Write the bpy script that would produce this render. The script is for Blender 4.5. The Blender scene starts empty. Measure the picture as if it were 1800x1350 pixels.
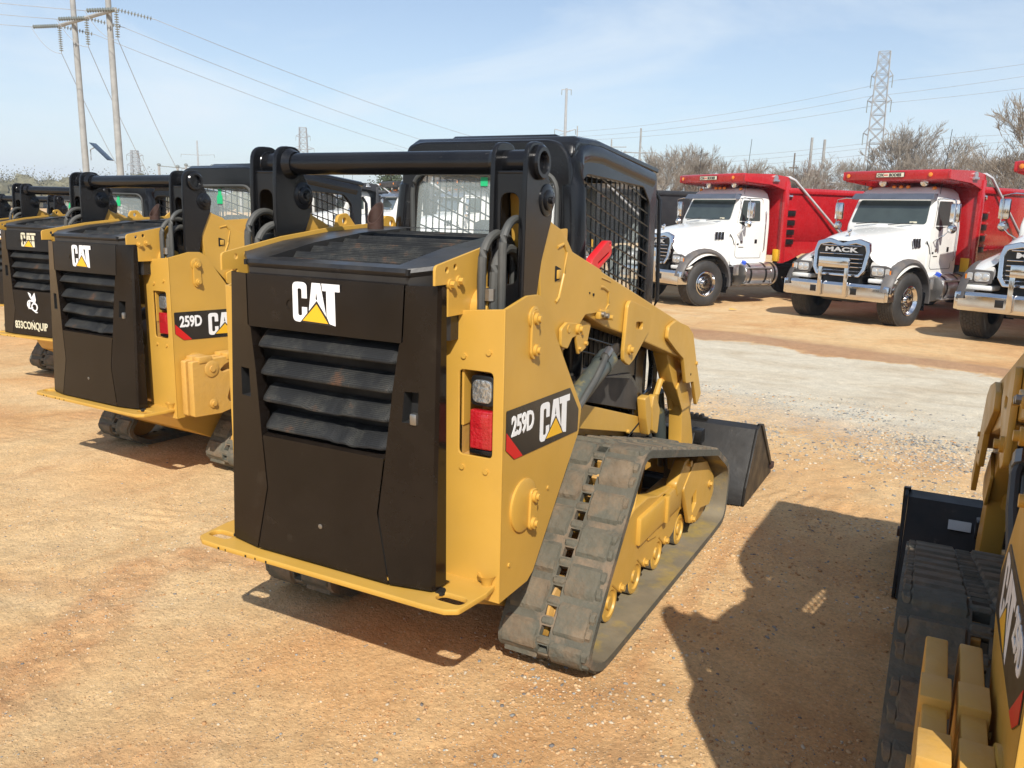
import bpy, bmesh, math, random
import numpy as np
from math import sin, cos, pi, radians
from mathutils import Matrix, Vector, noise as mnoise

# ------------------------------------------------------------------ camera, world, sun, exposure
S = bpy.context.scene
COL = S.collection
F_PX, PITCH, ROLL, HC, CX, CY, YAW = 1453.3, 0.20805, 0.02407, 1.83118, 1.91559, -2.19012, -0.49061
fw = Vector((sin(YAW)*cos(PITCH), cos(YAW)*cos(PITCH), -sin(PITCH)))
r0 = Vector((cos(YAW), -sin(YAW), 0)); u0 = r0.cross(fw)
cr = r0*cos(ROLL)+u0*sin(ROLL); cu = -r0*sin(ROLL)+u0*cos(ROLL)
cam = bpy.data.cameras.new('camera'); camo = bpy.data.objects.new('camera', cam); COL.objects.link(camo)
camo.matrix_world = Matrix(((cr.x, cu.x, -fw.x, CX), (cr.y, cu.y, -fw.y, CY), (cr.z, cu.z, -fw.z, HC), (0, 0, 0, 1)))
cam.sensor_width = 36; cam.lens = 36*F_PX/1800; cam.clip_start = .05; cam.clip_end = 4000
S.camera = camo
SUN_AZ, SUN_EL = radians(147), radians(42.5)      # azimuth from +Y towards +X
W = bpy.data.worlds.new('World'); S.world = W; W.use_nodes = True
nt = W.node_tree; nt.nodes.clear()
def N(t, **k):
    n = nt.nodes.new(t)
    for a, b in k.items(): setattr(n, a, b)
    return n
sky = N('ShaderNodeTexSky', sky_type='NISHITA', sun_disc=False)
sky.sun_elevation = SUN_EL; sky.sun_rotation = SUN_AZ; sky.air_density = 1.0; sky.dust_density = .7; sky.ozone_density = 3.0; sky.altitude = 100
tc = N('ShaderNodeTexCoord'); mp = N('ShaderNodeMapping'); mp.inputs['Scale'].default_value = (1.0, 1.6, 4.5); mp.inputs['Rotation'].default_value = (0.1, 0.15, .5)
nz = N('ShaderNodeTexNoise'); nz.inputs['Scale'].default_value = 1.7; nz.inputs['Detail'].default_value = 7; nz.inputs['Roughness'].default_value = .58; nz.inputs['Distortion'].default_value = .6
rp = N('ShaderNodeValToRGB'); rp.color_ramp.elements[0].position = .42; rp.color_ramp.elements[1].position = .78
mx = N('ShaderNodeMixRGB'); mx.inputs['Color2'].default_value = (6.3, 7.0, 7.6, 1)
sep = N('ShaderNodeSeparateXYZ'); hz = N('ShaderNodeMapRange'); hz.inputs[1].default_value = 0; hz.inputs[2].default_value = .42; hz.inputs[3].default_value = .50; hz.inputs[4].default_value = .0
mul = N('ShaderNodeMath', operation='MULTIPLY'); mul.inputs[1].default_value = .72
add = N('ShaderNodeMath', operation='ADD', use_clamp=True)
bg = N('ShaderNodeBackground'); bg.inputs['Strength'].default_value = .105
out = N('ShaderNodeOutputWorld'); L = nt.links.new
L(tc.outputs['Generated'], mp.inputs[0]); L(mp.outputs[0], nz.inputs[0]); L(nz.outputs[0], rp.inputs[0]); L(rp.outputs[0], mul.inputs[0])
L(tc.outputs['Generated'], sep.inputs[0]); L(sep.outputs['Z'], hz.inputs[0]); L(mul.outputs[0], add.inputs[0]); L(hz.outputs[0], add.inputs[1])
L(add.outputs[0], mx.inputs['Fac']); L(sky.outputs[0], mx.inputs['Color1']); L(mx.outputs[0], bg.inputs[0]); L(bg.outputs[0], out.inputs[0])
sun = bpy.data.lights.new('sun', 'SUN'); sun.energy = 4.3; sun.angle = radians(.53); sun.color = (1, .945, .86)
so = bpy.data.objects.new('sun', sun); COL.objects.link(so)
sd = Vector((sin(SUN_AZ)*cos(SUN_EL), cos(SUN_AZ)*cos(SUN_EL), sin(SUN_EL)))
so.rotation_euler = sd.to_track_quat('Z', 'Y').to_euler()
S.view_settings.view_transform = 'Standard'; S.view_settings.look = 'None'; S.view_settings.exposure = 0.36; S.view_settings.gamma = 1
S.cycles.max_bounces = 8; S.cycles.use_denoising = True; S.cycles.volume_bounces = 0

# ------------------------------------------------------------------ materials
MT = {}
def mat(name, base, rough=.5, metal=0., var=.12, vscale=3., bump=0., bscale=40., dust=0., dustcol=(.42, .30, .19), spots=None, coat=0., trans=0., alpha=1., spec=.5, emit=None, bdist=.01):
    m = bpy.data.materials.new(name); m.use_nodes = True; t = m.node_tree; b = t.nodes['Principled BSDF']; l = t.links.new
    def n(ty, **k):
        x = t.nodes.new(ty)
        for a, c in k.items(): setattr(x, a, c)
        return x
    co = n('ShaderNodeTexCoord')
    b.inputs['Metallic'].default_value = metal; b.inputs['Coat Weight'].default_value = coat; b.inputs['Coat Roughness'].default_value = .08
    b.inputs['Transmission Weight'].default_value = trans; b.inputs['Alpha'].default_value = alpha; b.inputs['Specular IOR Level'].default_value = spec
    a = n('ShaderNodeTexNoise'); a.inputs['Scale'].default_value = vscale; a.inputs['Detail'].default_value = 6; l(co.outputs['Object'], a.inputs[0])
    mr = n('ShaderNodeMapRange'); mr.inputs[1].default_value = .3; mr.inputs[2].default_value = .7; mr.inputs[3].default_value = 1-var; mr.inputs[4].default_value = 1+var; l(a.outputs[0], mr.inputs[0])
    mm = n('ShaderNodeVectorMath', operation='SCALE'); mm.inputs[0].default_value = base; l(mr.outputs[0], mm.inputs['Scale'])
    c = mm.outputs[0]
    if spots:
        col, sc, lo, hi = spots
        s = n('ShaderNodeTexNoise'); s.inputs['Scale'].default_value = sc; s.inputs['Detail'].default_value = 8; s.inputs['Roughness'].default_value = .65; l(co.outputs['Object'], s.inputs[0])
        q = n('ShaderNodeMapRange'); q.inputs[1].default_value = lo; q.inputs[2].default_value = hi; l(s.outputs[0], q.inputs[0])
        x = n('ShaderNodeMixRGB'); x.inputs['Color2'].default_value = (*col, 1); l(q.outputs[0], x.inputs['Fac']); l(c, x.inputs['Color1']); c = x.outputs[0]
    rr = n('ShaderNodeMapRange'); rr.inputs[1].default_value = .3; rr.inputs[2].default_value = .75; rr.inputs[3].default_value = max(.02, rough*.8); rr.inputs[4].default_value = min(1, rough*1.3)
    a2 = n('ShaderNodeTexNoise'); a2.inputs['Scale'].default_value = vscale*2.7; a2.inputs['Detail'].default_value = 5; l(co.outputs['Object'], a2.inputs[0]); l(a2.outputs[0], rr.inputs[0])
    ro = rr.outputs[0]
    if dust:
        g = n('ShaderNodeNewGeometry'); sp = n('ShaderNodeSeparateXYZ'); l(g.outputs['Normal'], sp.inputs[0])
        up = n('ShaderNodeMapRange'); up.inputs[1].default_value = -.2; up.inputs[2].default_value = 1; up.inputs[3].default_value = .22; up.inputs[4].default_value = 1; l(sp.outputs['Z'], up.inputs[0])
        d = n('ShaderNodeTexNoise'); d.inputs['Scale'].default_value = 5; d.inputs['Detail'].default_value = 9; d.inputs['Roughness'].default_value = .68; l(co.outputs['Object'], d.inputs[0])
        dr = n('ShaderNodeMapRange'); dr.inputs[1].default_value = .35; dr.inputs[2].default_value = .8; dr.inputs[4].default_value = dust; l(d.outputs[0], dr.inputs[0])
        mu = n('ShaderNodeMath', operation='MULTIPLY'); l(up.outputs[0], mu.inputs[0]); l(dr.outputs[0], mu.inputs[1])
        x = n('ShaderNodeMixRGB'); x.inputs['Color2'].default_value = (*dustcol, 1); l(mu.outputs[0], x.inputs['Fac']); l(c, x.inputs['Color1']); c = x.outputs[0]
        ra = n('ShaderNodeMath', operation='MULTIPLY_ADD', use_clamp=True); ra.inputs[1].default_value = .7; l(mu.outputs[0], ra.inputs[0]); l(ro, ra.inputs[2]); ro = ra.outputs[0]
    l(c, b.inputs['Base Color']); l(ro, b.inputs['Roughness'])
    if bump:
        e = n('ShaderNodeTexNoise'); e.inputs['Scale'].default_value = bscale; e.inputs['Detail'].default_value = 5; l(co.outputs['Object'], e.inputs[0])
        bp = n('ShaderNodeBump'); bp.inputs['Strength'].default_value = bump; bp.inputs['Distance'].default_value = bdist; l(e.outputs[0], bp.inputs['Height']); l(bp.outputs[0], b.inputs['Normal'])
    if emit: b.inputs['Emission Color'].default_value = (*emit[0], 1); b.inputs['Emission Strength'].default_value = emit[1]
    MT[name] = m; return m
YEL = mat('yellow_paint', (.555, .318, .052), .37, var=.07, bump=.10, bscale=55, dust=.22, dustcol=(.52, .36, .16), bdist=.003)
YELD = mat('worn_yellow_paint', (.50, .27, .05), .55, var=.12, bump=.2, bscale=40, dust=.75, spots=((.06, .04, .025), 14, .62, .7))
BLK = mat('black_paint', (.007, .0075, .009), .20, spec=.36, var=.3, bump=.08, bscale=30, dust=.10, dustcol=(.14, .13, .12), bdist=.003, spots=((.07, .066, .062), 22, .68, .78))
DOORB = mat('ground_tinted_black_paint', (.0085, .0062, .005), .16, var=.3, bump=.05, bscale=9, dust=.09, dustcol=(.2, .15, .11), spec=.3, spots=((.035, .028, .022), 5, .60, .85), bdist=.004)  # black door paint; reflected brown of the ground is mixed into the base
BUCK = mat('bucket_black_paint', (.011, .0105, .010), .42, spec=.22, var=.3, bump=.1, bscale=30, dust=.16, dustcol=(.18, .14, .10), spots=((.07, .06, .05), 20, .64, .76))
HOODB = mat('dusty_black_paint', (.012, .012, .013), .30, var=.2, bump=.08, bscale=25, dust=.38, dustcol=(.18, .165, .14))
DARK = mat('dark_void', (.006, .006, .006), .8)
RUB = mat('track_rubber', (.080, .080, .062), .78, var=.22, vscale=7, bump=.5, bscale=60, dust=.4, dustcol=(.24, .18, .12), spots=((.20, .145, .095), 6, .52, .66))
LUG = mat('track_lug_rubber', (.150, .116, .076), .85, var=.3, vscale=9, bump=.9, bscale=38, dust=.35, dustcol=(.32, .22, .14), spots=((.095, .095, .073), 6, .42, .55))
BELT = mat('inner_belt_rubber', (.17, .145, .10), .6, var=.25, bump=.3, bscale=30, dust=.4, dustcol=(.36, .28, .15), spots=((.34, .24, .05), 3.5, .50, .66))
STEEL = mat('worn_steel', (.32, .31, .29), .38, metal=.9, bump=.1, bscale=60)
RUST = mat('rusty_steel', (.055, .025, .017), .75, var=.3, bump=.3, bscale=60, spots=((.03, .02, .018), 12, .5, .7))
HOSE = mat('rubber_hose', (.055, .058, .055), .5, bump=.15, dust=.5, dustcol=(.22, .20, .17))
CYL = mat('grey_green_cylinder', (.055, .07, .07), .38, dust=.45, dustcol=(.22, .2, .12), spots=((.36, .27, .06), 5, .56, .7))
GLASS = mat('window_glass', (.75, .85, .83), .03, trans=0., alpha=.16, spec=.9, var=.02)
LENS = mat('clear_lamp_lens', (.50, .51, .50), .12, metal=.75, var=.1, coat=1, bump=.6, bscale=50)
RED = mat('red_lamp_lens', (.42, .012, .018), .15, coat=1, bump=.5, bscale=90)
REDP = mat('red_lock_paint', (.62, .02, .025), .35)
WHT = mat('white_lettering', (.85, .85, .84), .5, var=.03)
CREAM = mat('cream_lettering', (.62, .58, .42), .6, spots=((.1, .09, .07), 40, .6, .66))
TRI = mat('yellow_emblem', (.83, .46, .02), .45, var=.03)
REDD = mat('red_decal', (.62, .015, .012), .4, var=.03)
DECB = mat('black_decal', (.013, .012, .011), .3, dust=.15)
GRN = mat('green_sticker', (.02, .48, .18), .5, var=.03)
SEAT = mat('seat_vinyl', (.03, .03, .03), .6)
TAN = mat('weathered_mesh', (.05, .045, .04), .7)
MESHM = None
def perforated():
    m = bpy.data.materials.new('perforated_louvre'); m.use_nodes = True; t = m.node_tree; b = t.nodes['Principled BSDF']; l = t.links.new
    co = t.nodes.new('ShaderNodeTexCoord'); v = t.nodes.new('ShaderNodeTexVoronoi'); v.inputs['Scale'].default_value = 190; v.inputs['Randomness'].default_value = .12; l(co.outputs['Object'], v.inputs[0])
    mr = t.nodes.new('ShaderNodeMapRange'); mr.inputs[1].default_value = .34; mr.inputs[2].default_value = .42; l(v.outputs[0], mr.inputs[0])
    n = t.nodes.new('ShaderNodeTexNoise'); n.inputs['Scale'].default_value = 7; n.inputs['Detail'].default_value = 9; n.inputs['Roughness'].default_value = .7; l(co.outputs['Object'], n.inputs[0])
    q = t.nodes.new('ShaderNodeValToRGB'); e = q.color_ramp.elements; e[0].position = .45; e[0].color = (.017, .018, .019, 1); e[1].position = .58; e[1].color = (.040, .040, .036, 1)
    z = q.color_ramp.elements.new(.70); z.color = (.12, .06, .032, 1); l(n.outputs[0], q.inputs[0])
    x = t.nodes.new('ShaderNodeMixRGB'); x.inputs['Color1'].default_value = (.004, .004, .004, 1); l(mr.outputs[0], x.inputs['Fac']); l(q.outputs[0], x.inputs['Color2']); l(x.outputs[0], b.inputs['Base Color'])
    bp = t.nodes.new('ShaderNodeBump'); bp.inputs['Strength'].default_value = .6; bp.inputs['Distance'].default_value = .003; l(mr.outputs[0], bp.inputs['Height']); l(bp.outputs[0], b.inputs['Normal'])
    b.inputs['Roughness'].default_value = .68; b.inputs['Specular IOR Level'].default_value = .3
    return m
PERF = perforated()
# trucks
TW = mat('truck_white_paint', (.80, .80, .76), .22, var=.02, coat=.5, dust=.03)
TR = mat('truck_red_paint', (.44, .012, .018), .26, var=.08, coat=.4, dust=.12, dustcol=(.4, .2, .15))
TB = mat('truck_black_paint', (.02, .022, .026), .4, dust=.3, dustcol=(.2, .17, .14))
CHR = mat('chrome', (.72, .72, .73), .10, metal=1, var=.04, dust=.25)
ALU = mat('brushed_aluminium', (.62, .62, .62), .32, metal=.9, var=.08, dust=.25)
FEND = mat('grey_fender_plastic', (.075, .075, .078), .55, dust=.35)
TGL = mat('tinted_windshield', (.05, .065, .062), .06, var=.15, spec=.8)
GRIL = mat('grille_black', (.01, .01, .01), .4)
TYRE = mat('tyre_rubber', (.035, .034, .032), .75, bump=.2, dust=.8, dustcol=(.30, .22, .15))
TYSIDE = mat('tyre_sidewall', (.028, .028, .028), .6, dust=.3, dustcol=(.2, .16, .12))
AMB = mat('amber_lens', (.75, .22, .02), .2, coat=1)
HLMP = mat('headlamp_glass', (.6, .62, .63), .1, metal=.5, coat=1, bump=.8, bscale=25)
SIGN = mat('sign_cream', (.72, .68, .52), .5)
SILV = mat('silver_tube', (.62, .62, .62), .35, metal=.25, dust=.1)
BLUE = mat('blue_cap', (.03, .1, .6), .4)
PVIS = mat('grey_visor', (.20, .22, .26), .22, metal=.6)
CONC = mat('pole_concrete', (.31, .31, .295), .8, var=.15, bump=.2, bscale=6)
GALV = mat('galvanised_steel', (.42, .43, .43), .5, metal=.4)
INS = mat('insulator_glass', (.22, .24, .22), .3)
WIRE = mat('cable_aluminium', (.34, .35, .36), .5)
SOL = mat('solar_panel', (.03, .05, .08), .2)
BARK = mat('bare_bark', (.15, .125, .10), .9, var=.3, vscale=1)
TWIG = mat('twig_bark', (.235, .205, .165), .9, var=.25, vscale=.4)  # bark tone lifted and greyed, distance haze put into the colour
TWIGR = mat('reddish_twig', (.225, .17, .13), .9, var=.3, vscale=.4)
LEAF = mat('dark_leaf', (.05, .07, .03), .7, var=.4, vscale=.8)
WOODS = mat('far_wood', (.15, .14, .085), .9, var=.4, vscale=.3)

# ------------------------------------------------------------------ mesh helpers
def pl(path):                       # path arg passthrough
    return [Vector(p) for p in path]
def rnd(pts, r=.01, seg=4):
    """round the corners of a 2D polygon; r one number or one per corner"""
    n = len(pts); o = []
    for i in range(n):
        rr = r[i] if isinstance(r, (list, tuple)) else r
        p = Vector(pts[i]); a = Vector(pts[i-1])-p; b = Vector(pts[(i+1) % n])-p
        la, lb = a.length, b.length
        if rr <= 0 or la < 1e-6 or lb < 1e-6: o.append(tuple(p)); continue
        a /= la; b /= lb; c = max(-.999, min(.999, a.dot(b))); h = math.acos(c)/2
        d = min(rr/math.tan(h), la*.49, lb*.49)
        p1 = p+a*d; p2 = p+b*d
        for k in range(seg+1):
            t = k/seg; o.append(tuple(p1*(1-t)**2+p*2*t*(1-t)+p2*t*t))
    return o
def rect(x0, y0, x1, y1, r=0, seg=4):
    q = [(x0, y0), (x1, y0), (x1, y1), (x0, y1)]
    return rnd(q, r, seg) if r else q
def circ(x, y, r, n=20):
    return [(x+r*cos(2*pi*k/n), y+r*sin(2*pi*k/n)) for k in range(n)]
AX = {'x': Matrix(((0, 0, 1, 0), (1, 0, 0, 0), (0, 1, 0, 0), (0, 0, 0, 1))),     # (u,v,w)->(w,u,v)
      'y': Matrix(((1, 0, 0, 0), (0, 0, 1, 0), (0, 1, 0, 0), (0, 0, 0, 1))),     # (u,v,w)->(u,w,v)
      'z': Matrix.Identity(4)}
def T(x, y, z): return Matrix.Translation((x, y, z))
def RX(a): return Matrix.Rotation(a, 4, 'X')
def RY(a): return Matrix.Rotation(a, 4, 'Y')
def RZ(a): return Matrix.Rotation(a, 4, 'Z')
class MB:
    def __init__(s): s.bm = bmesh.new(); s.mats = []
    def mi(s, m):
        if m not in s.mats: s.mats.append(m)
        return s.mats.index(m)
    def take(s, me, M, m):
        if not isinstance(me, bpy.types.Mesh): raise ValueError
        me.transform(M); k = s.mi(m); n0 = len(s.bm.faces); s.bm.from_mesh(me); s.bm.faces.ensure_lookup_table()
        for f in s.bm.faces[n0:]: f.material_index = k
        bpy.data.meshes.remove(me); return s
    def raw(s, V, Fs, m, M=None):
        k = s.mi(m); vs = [s.bm.verts.new(M @ Vector(v) if M else Vector(v)) for v in V]
        for f in Fs:
            try: s.bm.faces.new([vs[i] for i in f]).material_index = k
            except ValueError: pass
        return s
    def plate(s, outer, m, ax='z', at=0., t=.01, holes=(), bev=.002, M=None):
        """2D outline with holes, extruded t along axis, centred on 'at'"""
        c = bpy.data.curves.new('c', 'CURVE'); c.dimensions = '2D'; c.fill_mode = 'BOTH'; c.extrude = max(t/2-bev, 0.0001); c.bevel_depth = bev; c.bevel_resolution = 1; c.offset = -bev
        for pts in [outer]+list(holes):
            q = c.splines.new('POLY'); q.points.add(len(pts)-1)
            for i, p in enumerate(pts): q.points[i].co = (p[0], p[1], 0, 1)
            q.use_cyclic_u = True
        o = bpy.data.objects.new('o', c); me = bpy.data.meshes.new_from_object(o)
        bpy.data.objects.remove(o); bpy.data.curves.remove(c)
        A = AX[ax] @ T(0, 0, at)
        return s.take(me, (M @ A) if M else A, m)
    def text(s, body, m, M, size=1., sx=1., off=0., t=.002, align='LEFT', sp=1.):
        c = bpy.data.curves.new('t', 'FONT'); c.body = body; c.size = size; c.extrude = t/2; c.offset = off; c.align_x = align; c.space_character = sp; c.resolution_u = 3
        o = bpy.data.objects.new('o', c); me = bpy.data.meshes.new_from_object(o)
        bpy.data.objects.remove(o); bpy.data.curves.remove(c)
        return s.take(me, M @ Matrix.Diagonal((sx, 1, 1, 1)), m)
    def box(s, lo, hi, m, bev=.004, M=None, seg=2):
        b = bmesh.new(); bmesh.ops.create_cube(b, size=1)
        c = [(lo[i]+hi[i])/2 for i in range(3)]; d = [abs(hi[i]-lo[i]) for i in range(3)]
        for v in b.verts: v.co = Vector((v.co.x*d[0]+c[0], v.co.y*d[1]+c[1], v.co.z*d[2]+c[2]))
        bev = min(bev, min(d)*.45)
        if bev > 0: bmesh.ops.bevel(b, geom=b.edges[:]+b.verts[:], offset=bev, segments=seg, affect='EDGES', profile=.5)
        me = bpy.data.meshes.new('b'); b.to_mesh(me); b.free()
        return s.take(me, M or Matrix.Identity(4), m)
    def cyl(s, p0, p1, r, m, n=20, r1=None, caps=True, M=None):
        p0, p1 = Vector(p0), Vector(p1); d = p1-p0; q = d.to_track_quat('Z', 'Y').to_matrix().to_4x4(); h = d.length
        r1 = r if r1 is None else r1
        V = [(r*cos(2*pi*k/n), r*sin(2*pi*k/n), 0) for k in range(n)]+[(r1*cos(2*pi*k/n), r1*sin(2*pi*k/n), h) for k in range(n)]
        Fs = [(k, (k+1) % n, n+(k+1) % n, n+k) for k in range(n)]
        if caps: Fs += [tuple(range(n))[::-1], tuple(range(n, 2*n))]
        A = T(*p0) @ q
        return s.raw(V, Fs, m, (M @ A) if M else A)
    def lathe(s, prof, p0, d, m, n=24, M=None):
        """profile [(r,h)] about axis d from p0"""
        d = Vector(d).normalized(); q = d.to_track_quat('Z', 'Y').to_matrix().to_4x4(); V = []; Fs = []
        for r, h in prof: V += [(max(r, 1e-4)*cos(2*pi*k/n), max(r, 1e-4)*sin(2*pi*k/n), h) for k in range(n)]
        for j in range(len(prof)-1):
            Fs += [(j*n+k, j*n+(k+1) % n, (j+1)*n+(k+1) % n, (j+1)*n+k) for k in range(n)]
        A = T(*Vector(p0)) @ q
        return s.raw(V, Fs, m, (M @ A) if M else A)
    def tube(s, path, r, m, n=8, closed=False, rs=None):
        P = [Vector(p) for p in path]; N_ = len(P); V = []; Fs = []
        for i in range(N_):
            a = P[i-1] if (i or closed) else P[i]; b = P[(i+1) % N_] if (i < N_-1 or closed) else P[i]
            d = (b-a).normalized(); up = Vector((0, 0, 1)) if abs(d.z) < .95 else Vector((1, 0, 0))
            x = d.cross(up).normalized(); y = x.cross(d); rr = rs[i] if rs else r
            V += [P[i]+x*rr*cos(2*pi*k/n)+y*rr*sin(2*pi*k/n) for k in range(n)]
        for i in range(N_ if closed else N_-1):
            j = (i+1) % N_
            Fs += [(i*n+k, i*n+(k+1) % n, j*n+(k+1) % n, j*n+k) for k in range(n)]
        if not closed: Fs += [tuple(range(n))[::-1], tuple(range((N_-1)*n, N_*n))]
        return s.raw(V, Fs, m)
    def loft(s, rows, m, caps=False, closed=False):
        n = len(rows[0]); V = [v for r in rows for v in r]; Fs = []
        for i in range(len(rows)-1):
            for k in range(n if closed else n-1):
                Fs.append((i*n+k, i*n+(k+1) % n, (i+1)*n+(k+1) % n, (i+1)*n+k))
        if caps: Fs += [tuple(range(n))[::-1], tuple(range((len(rows)-1)*n, len(rows)*n))]
        return s.raw(V, Fs, m)
    def mir(s):
        """add the mirror image in x"""
        g = s.bm.faces[:]; r = bmesh.ops.duplicate(s.bm, geom=s.bm.verts[:]+s.bm.edges[:]+g)
        vs = [e for e in r['geom'] if isinstance(e, bmesh.types.BMVert)]
        for v in vs: v.co.x = -v.co.x
        bmesh.ops.reverse_faces(s.bm, faces=[e for e in r['geom'] if isinstance(e, bmesh.types.BMFace)])
        return s
    def build(s, name, parent=None, smooth=35, recalc=True, **props):
        bm = s.bm
        if recalc: bmesh.ops.recalc_face_normals(bm, faces=bm.faces)
        ca = radians(smooth)
        for f in bm.faces: f.smooth = smooth > 0
        for e in bm.edges:
            e.smooth = len(e.link_faces) == 2 and e.calc_face_angle(0) < ca
        me = bpy.data.meshes.new(name); bm.to_mesh(me); bm.free()
        for m in s.mats: me.materials.append(m)
        o = bpy.data.objects.new(name, me); COL.objects.link(o); o.parent = parent
        for k, v in props.items(): o[k] = v
        return o
def empty(name, loc=(0, 0, 0), rot=(0, 0, 0), **props):
    o = bpy.data.objects.new(name, None); COL.objects.link(o); o.location = loc; o.rotation_euler = rot; o.empty_display_size = .2
    for k, v in props.items(): o[k] = v
    return o
KIDS = {}
def copy_tree(o, parent=None, skip=()):
    c = o.copy(); COL.objects.link(c); c.parent = parent
    for ch in list(o.children):
        if ch.name.split('.')[0] in skip: continue
        copy_tree(ch, c, skip)
    return c

def h_ground(x, y):
    a = -.016*max(0, min(14, -x-1.5)); b = -.024*max(0, min(14, y-3.4))
    return max(a+b, -.36)

# ------------------------------------------------------------------ lettering
LC = rnd([(.365, .60), (.235, .60), (.235, .84), (.13, .84), (.13, .16), (.235, .16), (.235, .38), (.365, .38), (.365, .0), (0, 0), (0, 1), (.365, 1)],
         [0, 0, .05, .05, .05, .05, 0, 0, .13, .13, .13, .13])
LA = [(.405, .25), (.50, 1), (.71, 1), (.845, .20), (.62, .56)]
LAH = [(.585, .60), (.606, .80), (.632, .60), (.612, .57)]
LT = [(.875, 0), (1.07, 0), (1.06, .80), (1.19, .80), (1.19, 1), (.76, 1), (.765, .80), (.87, .80)]
LT = [(.93, 0.02), (1.075, -.02), (1.065, .82), (1.19, .82), (1.19, 1), (.745, 1), (.765, .82), (.86, .82), (.86, .20)]
LTRI = [(.25, .04), (.90, .02), (.615, .48)]
LTRIB = [(.19, .0), (.965, -.03), (.615, .56)]
def emblem(mb, M, worn=False):
    """the three letters and the yellow wedge, height 1, width 1.19"""
    wm = CREAM if worn else WHT
    mb.plate(LC, wm, t=.012, bev=0, M=M); mb.plate(LA, wm, t=.012, bev=0, holes=[LAH], M=M); mb.plate(LT, wm, t=.012, bev=0, M=M)
    mb.plate(LTRIB, DECB, t=.018, bev=0, M=M); mb.plate(LTRI, TRI, t=.024, bev=0, M=M)

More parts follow.
